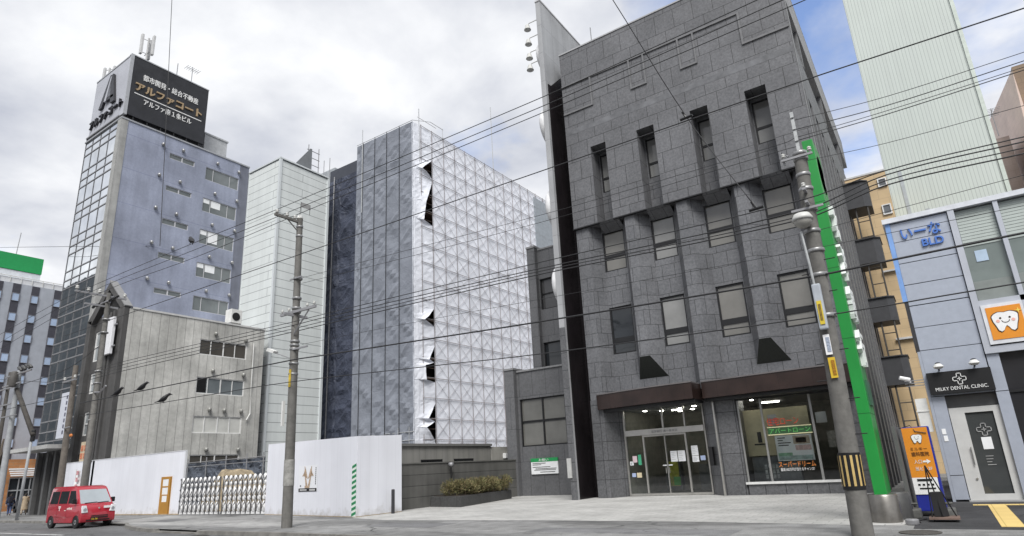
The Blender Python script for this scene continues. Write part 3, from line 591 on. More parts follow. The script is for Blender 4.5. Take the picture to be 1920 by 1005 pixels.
_t.links.new(M(_t, 'MULTIPLY', _h, .9, clamp=True), _m.inputs[0]); _t.links.new(_l, _m.inputs[1]); _t.links.new(_m.outputs[0], _b.inputs['Base Color'])
HL = thing('site_hoarding', 'long white construction hoarding with narrow ochre door behind the red van', 'hoarding', (-46, 20.2, 0))
b = MB(); b.box(-54.2, -37.4, 20.2, 20.28, .03, 3.58); b.build('panel', hm, HL)
b = MB(); b.box(-54.2, -37.38, 20.18, 20.3, 3.58, 3.62); b.box(-37.42, -37.34, 20.19, 20.3, 0, 3.58); b.build('edge_trim', mat('hoarding_edge', (.6, .61, .63), .5), HL)
och = mat('ochre_paint', (.40, .20, .035), .5, .12, 2)
b = MB(); b.wall('y', 20.12, -39.72, -38.62, .02, 2.16, [(-39.5, -38.85, 1.62, 2.02), (-39.5, -38.85, 1.14, 1.54), (-39.45, -38.9, .72, 1.08)], .03, 1); b.box(-39.72, -38.62, 20.15, 20.2, .02, 2.16); dr = b.build('door', och, HL)
b = MB(); [b.box(-39.5, -38.85, 20.13, 20.145, a, c) for a, c in ((1.62, 2.02), (1.14, 1.54), (.72, 1.08))]; b.build('door_notice', paper, dr)
b = MB(); b.box(-54.2, -37.4, 20.05, 20.2, 0, .05); b.build('base_timber', mat('timber', (.33, .26, .17), .8, .3), HL)
HR = thing('site_hoarding', 'white construction hoarding around a corner with giraffe poster and green striped corner strip', 'hoarding', (-22, 19.5, 0))
b = MB(); b.add([(-28.75, 19.8, .03), (-20.45, 18.32, .03), (-20.45, 18.32, 3.22), (-28.75, 19.8, 3.4)], [(0, 1, 2, 3)]); b.add([(-20.45, 18.32, .03), (-20.42, 20.9, .03), (-20.42, 20.9, 3.3), (-20.45, 18.32, 3.22)], [(0, 1, 2, 3)])
b.build('panel', hm, HR)
b = MB(); b.prism([(-28.75, 19.79), (-20.44, 18.31), (-20.41, 20.9), (-20.5, 20.9), (-20.52, 18.42), (-28.75, 19.9)], -.01, .03); b.build('base_timber', mat('timber', (0, 0, 0)), HR)
def onH(u, z, d=.012):      # point on the front face of this hoarding, u metres from its corner
    k = u / sqrt(8.3 ** 2 + 1.48 ** 2); nx, ny = -1.48, -8.3; L = sqrt(nx * nx + ny * ny)
    return (-20.45 - 8.3 * k + nx / L * d, 18.32 + 1.48 * k + ny / L * d, z)
def Hq(mb, u0, u1, z0, z1, d=.012): mb.add([onH(u0, z0, d), onH(u1, z0, d), onH(u1, z1, d), onH(u0, z1, d)], [(0, 1, 2, 3)])
b = MB(); Hq(b, .03, .36, .02, 2.1, .01); st = b.build('safety_strip', mat('strip_white', (.72, .78, .72), .5, .05), HR)
b = MB()
for k in range(10):
    z = .02 + .21 * k; b.add([onH(.36, z, .015), onH(.03, z + .1, .015), onH(.03, z + .21, .015), onH(.36, z + .11, .015)], [(0, 1, 2, 3)])
b.build('green_stripes', mat('strip_green', (.02, .22, .09), .5, .1), st)
b = MB(); Hq(b, 3.25, 5.0, 1.05, 2.2, .01); po = b.build('poster', mat('poster_white', (.76, .77, .8), .5, .03), HR)
b = MB()
for s_, u0 in ((-1, 4.0), (1, 4.25)):
    def G(a, z): return onH(u0 + s_ * a, z, .02)
    b.add([G(.05, 1.22), G(-.14, 1.22), G(.14, 1.85), G(.2, 1.85)], [(0, 1, 2, 3)]); b.add([G(-.12, 1.6), G(.3, 1.75), G(.2, 2.02), G(.1, 2.05)], [(0, 1, 2, 3)]); b.add([G(.12, 1.9), G(.22, 1.9), G(.4, 1.74), G(.34, 1.7)], [(0, 1, 2, 3)]); b.add([G(.1, 2.0), G(.2, 2.0), G(.22, 2.16), G(.18, 2.16)], [(0, 1, 2, 3)])
Hq(b, 3.95, 4.4, 1.2, 1.3, .018); b.build('giraffe_picture', mat('giraffe_tan', (.42, .31, .22), .7, .55, 16), po)
b = MB(); Hq(b, 3.3, 4.98, 1.05, 1.19, .018); b.build('poster_footer', black, po)
b = MB(); Hq(b, 3.42, 3.95, 1.08, 1.15, .022); Hq(b, 4.2, 4.85, 1.09, 1.15, .022)
b.build('poster_footer_text', mat('footer_text', (.5, .5, .5), .5), po)
b = MB()
for k in range(9): Hq(b, 3.38, 3.44, 1.35 + .085 * k, 1.41 + .085 * k, .018)
Hq(b, 4.75, 4.85, 1.27, 1.33, .018); b.build('poster_small_marks', dark_metal, po)
GT = thing('accordion_gate', 'closed white and grey accordion gate of two leaves between the white hoardings', 'gate', (-33, 20.0, 0))
gw_ = mat('gate_white', (.78, .78, .78), .5, .15, 3); gg = mat('gate_bar', (.15, .15, .155), .45, .2, 5, metal=.4)
for (x0, x1) in ((-37.1, -33.1), (-32.8, -28.9)):
    nb = 9; dx = (x1 - x0) / nb
    lf = MB()
    for i in range(nb + 1): lf.box(x0 + i * dx - .02, x0 + i * dx + .02, 19.94, 19.99, .05, 1.98)
    for i in range(nb):
        for z in (.15, .75, 1.35):
            a, c = x0 + i * dx, x0 + (i + 1) * dx
            lf.tube([(a, 19.93, z), (c, 19.93, z + .6)], .022, 4); lf.tube([(c, 19.9, z), (a, 19.9, z + .6)], .022, 4)
    L = lf.build('leaf', gg, GT)
    ov = MB()
    for i in range(nb):
        for z, rz in ((.4, .33), (.83, .16), (1.2, .29), (1.58, .15), (1.87, .16)): ov.ball((x0 + (i + .5) * dx, 19.97, z), .13, .05, rz * .84, 10, 8)
    ov.build('white_panels', gw_, L, True)
    bt = MB(); bt.box(x0, x1, 19.98, 20.06, .03, .16); bt.build('bottom_sheet', gw_, L)
tarp = sheet_mat('tarp_blue_grey', (.105, .12, .15), .5, .7, 1.0, .4, .15)
TF = thing('tarpaulin_fence', 'dark blue grey tarpaulin screen standing behind the accordion gate', 'fence', (-42, 26, 0))
rnd = random.Random(4); sheet('y', 26, [-48 + 1.25 * k for k in range(9)], [.0, 1.1, 2.2, 3.15], -1, .28, rnd, 5).build('sheet', tarp, TF, recalc=False)
b = MB(); [b.tube([(x, 25.85, 0), (x, 25.85, 3.5)], .04, 5) for x in (-47.4, -44.9, -42.4, -39.9, -38)]; [b.tube([(-48, 25.85, z), (-37.8, 25.85, z)], .03, 5) for z in (2.9, 3.2)]; b.build('frame', grey_metal, TF)
b = MB(); rnd = random.Random(9); nu, nv = 26, 10; vs = []
for i in range(nu + 1):
    for j in range(nv + 1):
        a, c = i / nu, j / nv; h = max(0, sin(pi * a)) ** .35 * max(0, sin(pi * min(1, c * 1.0))) ** .5
        vs.append((-39.3 + 3.9 * a, 22.2 + 3.2 * c, 2.38 * min(h, .8) / .8 * (.88 + .12 * sin(5 * a)) + rnd.uniform(-.12, .12)))
b.add(vs, [(i * (nv + 1) + j, (i + 1) * (nv + 1) + j, (i + 1) * (nv + 1) + j + 1, i * (nv + 1) + j + 1) for i in range(nu) for j in range(nv)])
tag(b.build('rubble_heap', mat('rubble', (.27, .22, .15), .95, .5, 2.5, .6, 8)), 'tan heap of soil and rubble just behind the accordion gate', 'rubble heap')

# ================================================================== LOW BUILDING, WALL, PLANTER
LB = thing('low_building', 'low grey beige flat roofed building behind the grey panel wall', 'building', (-25, 28, 0))
lbm = brick('low_siding', (.25, .245, .225), (.235, .23, .215), (.17, .165, .155), .46, 30, .012, off=0, rough=.7, var=.1, streak=.15, bump=.2)
wins = [(24.95, 26.7, 1.7, 2.26), (27.65, 29.45, 1.7, 2.26)]
b = MB(); b.wall('x', -23, 22.6, 31.2, 0, 2.95, wins, .1, -1); b.wall('y', 22.6, -31, -23, 0, 2.95, (), .1); b.build('wall', lbm, LB)
b = MB(); b.box(-31, -22.9, 22.5, 31.2, 2.95, 3.08); b.build('roof', mat('low_roof', (.16, .16, .155), .6), LB)
for w in wins: window(LB, 'x', -23.0, *w, darkpane, dark_metal, .08, ((w[0] + w[1]) / 2,), (), .06, -1)
b = MB(); b.box(-26, -22.98, 31.2, 36, 0, 2.9); b.build('extension', mat('low_ext', (.36, .35, .32), .7, .1, streak=.1), LB)
b = MB(); b.box(-23.02, -22.75, 32.4, 32.9, 2.2, 2.5); b.build('wall_lamp', white, LB, bevel=.02)
b = MB(); b.tube([(-22.95, 22.9, 0), (-22.95, 22.9, 2.9)], .05, 6); b.build('drainpipe', lbm, LB)
WL = thing('panel_wall', 'grey concrete panel wall running back along the bank forecourt', 'wall', (-21.2, 26, 0))
wm = brick('wall_panels', (.115, .113, .106), (.105, .103, .097), (.04, .04, .038), 60, .505, .014, off=0, rough=.8, var=.18, vs=.8, streak=.18, bump=.3, offv=(0, .0))
b = MB(); b.box(-21.4, -21.2, 21.3, 31.5, 0, 2.02); b.build('panels', wm, WL)
b = MB(); b.box(-21.6, -20.98, 20.92, 21.3, 0, 2.07); b.build('end_post', mat('wall_post', (.15, .147, .138), .8, .15, 1, streak=.2), WL)
b = MB(); b.box(-21.42, -21.16, 21.3, 31.5, 2.02, 2.08); b.build('capping', mat('wall_cap', (.12, .118, .11), .8), WL)
PL = thing('planter', 'low dark stone planter against the grey panel wall', 'planter', (-20.6, 26, 0))
pp = [(-21.15, 23.6), (-18.9, 23.15), (-20.25, 29.2), (-21.15, 29.5)]
b = MB(); b.prism(pp, 0, .47); b.build('trough', brick('planter_stone', (.07, .07, .07), (.062, .062, .062), (.03, .03, .03), 1.2, 2, .01, off=0, rough=.55, spk=.25, spks=10, var=.15), PL, bevel=.02)
b = MB(); b.prism([(-21.05, 23.75), (-19.1, 23.3), (-20.35, 29.0), (-21.05, 29.3)], .46, .5); b.build('soil', mat('soil', (.04, .032, .025), .95), PL)
SH = thing('hedge', 'clipped olive and brown evergreen shrubs growing in the dark planter', 'shrub', (-20.4, 26, .47))
rnd = random.Random(8); cl = [MB(), MB(), MB()]; st = MB(); CL = []
for k in range(44):
    y = 23.65 + 5.1 * rnd.random(); fr = (y - 23.4) / 5.8; xm = -19.75 - .55 * fr; CL.append((xm + rnd.uniform(-.62, .5) * (1 - .5 * fr), y, (.66 + .3 * rnd.random() ** .6), .27 + rnd.random() * .08))
for (cx_, cy_, cz_, cr) in CL:
    st.tube([(cx_, cy_, .45), (cx_ + rnd.uniform(-.05, .05), cy_, cz_ + .1)], .015, 4)
    for q in range(300):
        d = Vector((rnd.gauss(0, 1), rnd.gauss(0, 1), rnd.gauss(0, 1) * .9)).normalized(); r_ = cr * rnd.random() ** .33
        p = Vector((cx_, cy_, cz_)) + d * r_
        if p.z < .5: continue
        t = (d + Vector((rnd.uniform(-.6, .6), rnd.uniform(-.6, .6), rnd.uniform(.0, .9)))).normalized(); sdv = t.cross(Vector((rnd.random(), rnd.random(), rnd.random()))).normalized(); l = rnd.uniform(.05, .12); w = .02
        mbx = cl[rnd.choices((0, 1, 2), (5, 3, 3))[0]]
        mbx.add([p - sdv * w, p + sdv * w, p + t * l + sdv * w * .3, p + t * l - sdv * w * .3], [(0, 1, 2, 3)])
fo = [('foliage', (.17, .16, .07)), ('foliage', (.24, .185, .095)), ('foliage', (.12, .115, .055))]
for i in range(3): cl[i].build('foliage', mat('leaf_%d' % i, fo[i][1], .8, .3, 4), SH, merge=False, recalc=False)
st.build('stems', mat('stem_brown', (.07, .05, .03), .9), SH)
GL = thing('garden_lamp', 'small spotlight on a thin stake between planter and panel wall', 'lamp', (-20.98, 25.0, .4))
b = MB(); b.cyl((-20.98, 25.0, .4), (-20.98, 25.0, 1.85), .025, n=6); b.build('stake', dark_metal, GL)
b = MB(); b.lathe([(.05, -.12), (.11, -.1), (.12, .1), (.02, .12)], (-20.98, 25.0, 1.92), 10, 'x'); b.build('head', grey_metal, GL, True)
BP = thing('bollard', 'short dark post standing before the white hoarding side', 'bollard', (-20.05, 20.0, 0))
b = MB(); b.cyl((-20.05, 20.0, 0), (-20.05, 20.0, .95), .075, n=12); b.lathe([(.075, .95), (.06, .985), (.01, .99)], (-20.05, 20.0, 0), 12); b.build('post', mat('bollard_dark', (.03, .03, .035), .5), BP, True, auto=40)

# ================================================================== BANK
B = thing('bank_building', 'dark grey granite five storey bank with deep slit niches, faceted piers and brown entrance canopy', 'building', (-8, 36, 0))
NX = [(-12.88, -11.98), (-10.18, -9.24), (-7.32, -6.44), (-4.66, -3.70)]
WX = [(-13.1, -11.84), (-10.33, -9.09), (-7.58, -6.29), (-4.82, -3.53)]
UY, PY, LY = 27.75, 27.86, 28.56
b = MB(); b.wall('y', UY, -14.32, -2.22, 13.75, 24.7, [(a, c, 13.75, 18.22) for a, c in NX], 1.0, 1); b.add([(-14.32, UY, 13.75), (-2.22, UY, 13.75), (-2.22, LY + .02, 13.75), (-14.32, LY + .02, 13.75)], [(0, 1, 2, 3)]); b.add([(-14.32, UY, 13.75), (-14.32, 50, 13.75), (-14.32, 50, 24.7), (-14.32, UY, 24.7)], [(0, 1, 2, 3)])
b.build('upper_wall', stone, B)
b = MB()
for a, c in NX: b.wall('y', UY + .98, a, c, 13.75, 18.22, [(a + .05, c - .02, 15.78, 18.05)], .1, 1); b.prism([(UY + .004, 13.746), (LY, 13.36), (LY, 13.746)], a - .02, c + .25, 'x')
b.build('niche_backs', stone2, B)
for a, c in NX:
    window(B, 'y', UY + 1.02, a + .05, c - .02, 15.78, 18.05, blind2, dark_metal, .07, (), ((16.62, .12),), .07, 1)
b = MB(); b.box(-14.36, -2.2, UY - .04, UY + .4, 24.7, 24.78); b.box(-2.6, -2.18, UY + .4, 51, 24.7, 24.78); b.build('coping', mat('coping_pale', (.36, .36, .37), .5), B)
b = MB(); b.box(-14.3, -2.62, 28.9, 50.9, 4.4, 24.5); b.box(-14.3, -2.62, 36, 50.9, 0, 4.4); b.build('core', mat('bank_core', (.03, .03, .032), .6), B)
tm = mat('relief_moulding', (.15, .15, .155), .45, .2, 3)
b = MB()
def mo(x0, x1, z0, z1): b.box(x0, x1, UY - .07, UY - .002, z0, z1)
mo(-14.3, -4.26, 22.46, 22.56); mo(-12.55, -12.45, 20.78, 22.46); mo(-14.3, -12.45, 20.68, 20.78); mo(-4.36, -4.26, 20.78, 22.46); mo(-4.36, -2.22, 20.68, 20.78)
for a, c in ((-10.2, -9.28), (-7.45, -6.56)): mo(a, a + .09, 20.78, 22.46); mo(c - .09, c, 20.78, 22.46); mo(a, c, 20.68, 20.78)
b.build('relief_moulding', tm, B)
b = MB(); b.box(-14.31, -2.23, UY - .006, UY - .001, 19.36, 19.68); b.build('band_course', trimband, B)
wh = [(a, c, z0, z1) for a, c in WX for z0, z1 in ((6.84, 9.28), (11.22, 13.42))]
b = MB(); b.wall('y', LY, -14.3, -2.22, 4.6, 13.75, wh, .16, 1); b.build('lower_wall', stone2, B)
for i, (a, c) in enumerate(WX):
    window(B, 'y', LY + .08, a, c, 11.22, 13.42, [blind, blind2, blind, blind][i], dark_metal, .08, (), ((12.06, .2),), .08, 1)
    window(B, 'y', LY + .08, a, c, 6.84, 9.28, [darkpane, blind2, blind, blind][i], dark_metal, .08, (), ((7.55, .26),), .08, 1)
def pier(x0, x1, fl, fr, zb, zt=13.745, cut=False):
    pts = [(x0, LY - .001), (x0 + fl, PY), (x1 - fr, PY), (x1, LY - .001)]
    zl = [zb if not cut else 5.45, zb if not cut else 6.42, zb if not cut else 6.42, zb if not cut else 5.45]
    v = [(p[0], p[1], z) for p, z in zip(pts, zl)] + [(p[0], p[1], zt) for p in pts]
    mb = MB(); mb.add(v, [(0, 1, 5, 4), (1, 2, 6, 5), (2, 3, 7, 6)] + ([(0, 3, 2, 1)] if not cut else [])); o = mb.build('pier', stone2, B)
    if cut:
        q = MB()
        e_ = [(p[0], p[1], z) for p, z in zip(pts, zl)]; q.add([(x, y - .012, z - .012) for x, y, z in e_] + [(x, y + .03, z + .03) for x, y, z in e_], [(0, 1, 2, 3), (4, 7, 6, 5), (0, 4, 5, 1), (1, 5, 6, 2), (2, 6, 7, 3), (3, 7, 4, 0)])
        q.build('sloped_vent', mat('vent_dark_green', (.018, .021, .018), .6, .25, 12), o)
pier(-14.3, -13.12, .05, .4, 4.6)
pier(-11.82, -10.35, .4, .55, 4.6, cut=True); pier(-9.07, -7.6, .4, .55, 4.6); pier(-6.27, -4.84, .4, .55, 4.6, cut=True); pier(-3.5, -2.22, .4, .02, 4.6)
b = MB(); [b.box(x0, x1, UY - .06, UY + .1, 13.69, 13.749) for x0, x1 in ((-14.34, -12.8), (-11.98, -10.18), (-9.24, -7.32), (-6.44, -4.66), (-3.7, -2.2))]; b.build('drip_ledge', dark_metal, B)
# side elevation with vertical fins
b = MB(); b.box(-2.62, -2.2, UY + .002, 28.5, 0, 24.69);  b.box(-2.62, -2.26, 28.5, 51, 18.2, 20.5); b.build('side_wall', stone_side, B)
b = MB(); b.box(-2.62, -2.19, 28.5, 51, 22.6, 24.69); b.build('side_parapet', mat('parapet_stone_skylit', (.25, .25, .255), .55, .12, 1.5), B)  # pale stone, with the skylight on this face put into its colour
b = MB(); b.box(-2.19, -2.17, UY, UY + .12, 4.9, 24.6); b.build('corner_trim', stone_lt, B)
b = MB(); b.box(-2.66, -2.61, 28.5, 51, 0, 22.6); b.build('side_glazing', pane('side_glass', (.02, .021, .024), .1, .5), B)
for k in range(12):
    y = 29.4 + 1.87 * k; MB().box(-2.62, -2.24, y, y + .62, 0, 18.2).build('side_fin', stone_side, B)
for k in range(3):
    y = 31.2 + 7.48 * k; MB().box(-2.62, -2.24, y, y + .5, 20.5, 22.6).build('side_mullion', stone_side, B)
# canopies
def canopy(pts, z0=4.1, z1=4.8):
    mb = MB(); n = len(pts); mb.prism(pts + [(pts[-1][0], 28.36), (pts[0][0], 28.36)], z0, z1); o = mb.build('canopy', canopy_m, B)
    t = MB(); t.prism([(x, y - .03) for x, y in pts] + [(pts[-1][0], 28.35), (pts[0][0], 28.35)], z1, z1 + .05); t.build('canopy_flashing', mat('flashing', (.13, .12, .12), .4), o)
    s_ = MB(); s_.prism([(x, y + .25) for x, y in pts] + [(pts[-1][0] - .05, 28.3), (pts[0][0] + .05, 28.3)], z0 - .14, z0 - .002); s_.build('canopy_soffit', dark_metal, o)
arc = lambda x0, x1, ya, yb, n=10: [(x0 + (x1 - x0) * i / n, ya + (yb - ya) * sin(pi / 2 * i / n)) for i in range(n + 1)]
canopy(arc(-13.78, -8.75, 27.6, 26.78)); canopy(arc(-8.5, -2.6, 27.35, 26.78))
# ground floor
GS = brick('granite_ground', (.108, .109, .114), (.094, .095, .1), (.022, .022, .024), .8, .88, .014, off=0, rough=.4, spk=.3, spks=9, var=.14, offv=(.2, .05), bump=.3)
b = MB(); b.prism([(-14.25, 27.8), (-13.55, 27.8), (-13.06, 28.8), (-13.06, 29.1), (-14.25, 29.1)], 0, 4.6); b.build('entrance_pier', GS, B)
b = MB(); b.prism([(-9.02, 28.8), (-8.38, 28.0), (-7.34, 27.96), (-7.26, 28.1), (-7.26, 29.1), (-9.02, 29.1)], 0, 4.6); b.build('entrance_pier', GS, B)
b = MB(); b.prism([(-3.5, 28.1), (-3.45, 27.9), (-2.64, 27.85), (-2.64, 29.1), (-3.5, 29.1)], 0, 4.6); b.build('entrance_pier', GS, B)
b = MB(); b.box(-7.26, -3.5, 27.93, 28.2, 0, .43); b.build('stall_riser', GS, B)
b = MB(); b.box(-13.0, -9.0, 28.3, 29.0, 4.0, 4.6); b.box(-7.3, -3.4, 28.0, 28.4, 3.92, 4.6); b.build('lintel', dark_metal, B)
b = MB(); b.cyl((-8.25, 27.82, 0), (-8.25, 27.82, 4.1), .05, n=10); b.build('steel_post', steel, B, True, auto=50)
EN = MB()
for x0, x1, z0, z1 in ((-13.05, -12.97, .03, 4.0), (-12.12, -12.04, .1, 2.78), (-10.04, -9.96, .1, 2.78), (-9.08, -9.02, .03, 4.0), (-11.06, -10.98, 3.06, 4.0), (-9.99, -9.92, 3.06, 4.0), (-12.97, -9.08, .02, .12), (-11.03, -10.99, .12, 2.76), (-12.04, -10.04, 2.7, 2.78)): EN.box(x0, x1, 28.76, 28.86, z0, z1)
en = EN.build('entrance_frame', steel, B)
b = MB(); b.box(-12.97, -9.08, 28.68, 28.9, 2.79, 3.05); hd = b.build('entrance_header', mat('header_steel', (.5, .49, .47), .45, .1, 3, metal=.2), en)
text('lettering', '北洋銀行 南一条支店', mat('header_letters', (.2, .2, .2), .5), hd, 'y', 28.68, -11.6, -10.3, 2.86, 2.97, .008)
b = MB(); b.quad((-13.0, 28.82, .1), (-9.05, 28.82, .1), (-9.05, 28.82, 2.79), (-13.0, 28.82, 2.79)); b.quad((-13.0, 28.82, 3.05), (-9.05, 28.82, 3.05), (-9.05, 28.82, 4.0), (-13.0, 28.82, 4.0)); b.build('entrance_pane', clear, en)
pn = [(-10.82, -10.5, 1.5, 1.98, paper), (-10.46, -10.12, 1.5, 1.98, paper), (-9.8, -9.5, 1.72, 2.16, paper), (-9.8, -9.5, 1.44, 1.7, paper), (-9.42, -9.2, 1.5, 1.7, mat('sticker_blue', (.35, .42, .6), .5)), (-12.74, -12.52, 1.55, 1.85, mat('sticker_pink', (.7, .55, .58), .6)), (-12.9, -12.72, 1.42, 1.6, paper), (-12.46, -12.3, 1.42, 1.9, mat('sticker_green', (.06, .36, .2), .5)), (-12.85, -12.66, .88, 1.06, mat('sticker_blue', (0, 0, 0))), (-12.6, -12.36, .85, 1.07, mat('sticker_cream', (.6, .52, .35), .5))]
for x0, x1, z0, z1, mm in pn:
    o = MB().box(x0, x1, 28.795, 28.81, z0, z1).build('door_notice', mm, en)
    q = MB()
    for k in range(5):
        zz = z1 - .05 - (z1 - z0 - .08) * k / 5
        q.box(x0 + .03, x0 + .03 + (x1 - x0 - .06) * random.uniform(.5, 1), 28.79, 28.794, zz - .02, zz - .008)
    if mm is paper: q.build('print', mat('print_grey', (.35, .36, .38), .6), o)
b = MB(); [b.box(x - .2, x - .02, 28.77, 28.81, 1.33, 1.38) for x in (-11.04, -10.76)]; b.build('door_arrows', paper, en)
b = MB(); [b.box(x, x + .03, 28.72, 28.76, 1.0, 1.25) for x in (-11.1, -10.94)]; b.build('door_handle', steel, en)
b = MB(); b.box(-8.78, -8.62, 28.05, 28.3, 1.25, 2.05); b.build('letter_panel', black, B)
# shop window
SW = MB()
for x0, x1, z0, z1 in ((-6.33, -6.25, .52, 3.9), (-4.4, -4.31, .52, 3.9), (-3.56, -3.5, .52, 3.9), (-7.27, -7.2, .52, 3.9)): SW.box(x0, x1, 27.98, 28.06, z0, z1)
sw = SW.build('shop_window_frame', mat('frame_steel', (.3, .3, .29), .4, .1, metal=.6), B)
b = MB(); b.box(-7.34, -3.46, 27.86, 28.12, .43, .52); b.build('sill', mat('sill_white', (.6, .6, .59), .4), sw)
b = MB(); b.quad((-7.25, 28.03, .5), (-3.5, 28.03, .5), (-3.5, 28.03, 3.93), (-7.25, 28.03, 3.93)); b.build('pane', clear, sw)
red = mat('red_letters', (.75, .07, .03), .5, .05); grn = mat('green_letters', (.12, .5, .12), .5, .05); orn = mat('orange_letters', (.65, .22, .05), .5, .05)
text('lettering', '住宅ローン', red, sw, 'y', 28.02, -6.15, -4.9, 2.74, 3.06, .006)
b = MB(); b.box(-6.16, -4.46, 28.005, 28.02, 2.38, 2.66); bd = b.build('loan_banner', mat('banner_green', (.03, .09, .035), .5), sw)
text('lettering', 'アパートローン', grn, bd, 'y', 28.005, -6.1, -4.52, 2.42, 2.62, .006)
b = MB(); b.box(-6.17, -4.45, 28.0, 28.006, 2.655, 2.69); b.box(-6.17, -4.45, 28.0, 28.006, 2.35, 2.385); b.build('banner_edge', mat('cream', (.7, .66, .4), .5), bd)
b = MB(); b.box(-5.95, -4.54, 28.06, 28.09, 1.3, 2.32); ps = b.build('poster', mat('poster_pale', (.8, .82, .82), .6, .1, 2), sw)
for x0, x1, z0, z1, c_ in ((-5.25, -4.62, 1.95, 2.27, (.5, .42, .33)), (-5.15, -4.75, 2.0, 2.2, (.35, .12, .05)), (-5.9, -5.35, 1.5, 1.62, (.3, .5, .35)), (-5.9, -4.6, 1.34, 1.5, (.42, .52, .5)), (-5.2, -4.6, 1.7, 1.9, (.66, .5, .48))):
    MB().box(x0, x1, 28.05, 28.058 + .001 * random.random(), z0, z1).build('poster_patch', mat('patch_%d' % int(x0 * -100 + z0 * 1000), c_, .6, .3, 8), ps)
b = MB()
for k in range(4): b.box(-5.85, -5.85 + (.3, .2, .5, .4)[k], 28.05, 28.058, 2.2 - .1 * k, 2.22 - .1 * k + .015)
b.build('poster_text', dark_metal, ps)
text('lettering', 'スーパードリーム', orn, sw, 'y', 28.02, -5.95, -4.55, 1.06, 1.28, .006)
text('lettering', '最高100万円が当たるチャンス!', wl, sw, 'y', 28.02, -5.9, -4.62, .9, 1.03, .006)
b = MB(); b.box(-6.1, -5.75, 28.07, 28.08, 2.78, 3.2); b.box(-4.25, -3.85, 28.07, 28.08, 2.72, 3.15); b.build('hung_sheet', mat('sheet_grey', (.5, .5, .49), .6), sw)
b = MB(); b.box(-4.02, -3.62, 28.6, 28.62, 1.75, 2.4); b.build('wall_notice', mat('notice_dim', (.3, .28, .25), .6, .4, 9), sw)
# interior
b = MB(); b.box(-13.2, -2.8, 28.9, 35.9, -.02, .03); b.build('interior_floor', mat('floor_dark', (.10, .10, .095), .35), B)
b = MB(); b.box(-13.2, -2.8, 29.1, 35.9, 4.02, 4.1); b.build('interior_ceiling', mat('ceiling_dim', (.28, .28, .27), .8), B)
b = MB(); b.box(-13.3, -2.7, 34.0, 34.1, 0, 4.1); b.box(-13.2, -13.1, 29.1, 34, 0, 4.1); b.box(-8.2, -8.1, 29.1, 34, 0, 4.1); b.build('interior_wall', mat('inner_wall', (.22, .215, .18), .8, .2), B)
b = MB(); b.box(-7.3, -4.62, 28.75, 28.8, 1.55, 3.5); b.build('shop_screen', mat('screen_beige', (.62, .56, .38), .8, .12), B)
b = MB(); b.box(-6.78, -6.62, 28.72, 28.749, 2.1, 2.55); b.box(-6.95, -6.4, 28.7, 28.749, 2.0, 2.06); b.build('screen_fittings', dark_metal, B)
b = MB(); b.box(-7.2, -5.9, 28.9, 29.2, .5, 1.5); b.box(-6.6, -5.2, 28.4, 28.7, .5, 1.25); b.build('leaflet_counter', mat('counter', (.2, .21, .22), .6, .3, 3), B)
b = MB(); [b.box(-6.6 + .15 * (k % 4), -6.5 + .15 * (k % 4), 28.37, 28.395, .62 + .2 * (k // 4), .78 + .2 * (k // 4)) for k in range(12)]; b.build('leaflets', mat('leaflet', (.5, .52, .53), .6, .4, 9), B)
b = MB(); b.box(-12.2, -11.4, 31.5, 31.9, .1, 1.6); b.box(-10.3, -9.6, 31, 31.4, .1, 1.3); b.build('interior_machines', mat('machine', (.07, .075, .075), .4, .3, 3), B)
b = MB(); b.box(-12.0, -11.5, 31.48, 31.5, .3, 1.5); b.build('yellow_green_panel', mat('yellowgreen', (.35, .36, .06), .5, .4, 4), B)
b = MB(); b.box(-11.8, -11.45, 31.46, 31.478, .35, .75); b.build('green_panel', mat('greenp', (.1, .4, .08), .5, .2, 4), B)
lampm = mat('lamp_glow', (.9, .9, .85), .5, .02, emit=(1, .96, .88, 16))
for x, y, s_ in [(-12.3, 29.9, .1), (-11.7, 30.6, .1), (-10.55, 30.2, .1), (-10.4, 31.5, .1), (-9.7, 29.7, .1), (-11.2, 32, .12), (-6.9, 28.5, .09), (-6.2, 28.6, .09), (-4.9, 28.6, .1), (-7.0, 29.6, .08)]:
    MB().lathe([(s_, -.03), (s_, 0)], (x, y, 4.015), 12).build('ceiling_lamp', lampm, B)
for x0, x1, y in ((-11.2, -10.7, 30.7), (-7.0, -6.2, 31.5)): MB().box(x0, x1, y, y + .07, 3.96, 4.0).build('ceiling_lamp', lampm, B)
# annex
an = MB(); an.wall('y', 31.5, -21.05, -15.2, 0, 7.2, [(-20.92, -17.8, 2.76, 5.55)], .2, 1); an.wall('y', 33.0, -19.9, -15.2, 7.2, 15.3, [(-19.85, -18.1, 11.25, 13.3), (-19.9 + .02, -18.1, 7.4, 9.1)], .25, 1)
an.add([(-21.05, 31.5, 7.2), (-15.2, 31.5, 7.2), (-15.2, 33, 7.2), (-21.05, 33, 7.2)], [(0, 1, 2, 3)]); an.box(-15.3, -14.4, 29, 50, 0, 15.2); an.build('annex_wall', stone_side, B)
b = MB(); b.box(-21.75, -21.05, 31.15, 46, 0, 7.35); b.box(-20.5, -19.9, 32.65, 46, 7.35, 15.45); b.build('annex_column', stone_side, B)
b = MB(); b.box(-21.78, -21.02, 31.1, 46, 7.35, 7.47); b.box(-21.02, -15.3, 31.42, 31.9, 7.2, 7.3); b.box(-20.53, -19.86, 32.6, 46, 15.45, 15.58); b.box(-19.86, -15.3, 32.95, 33.3, 15.3, 15.4); b.build('annex_coping', stone_lt, B)
window(B, 'y', 31.58, -20.92, -17.8, 2.76, 5.55, pane('annex_glass', (.13, .128, .118), .08, .5), black, .07, ((-19.36, .1),), ((4.2, .12),), .1, 1)
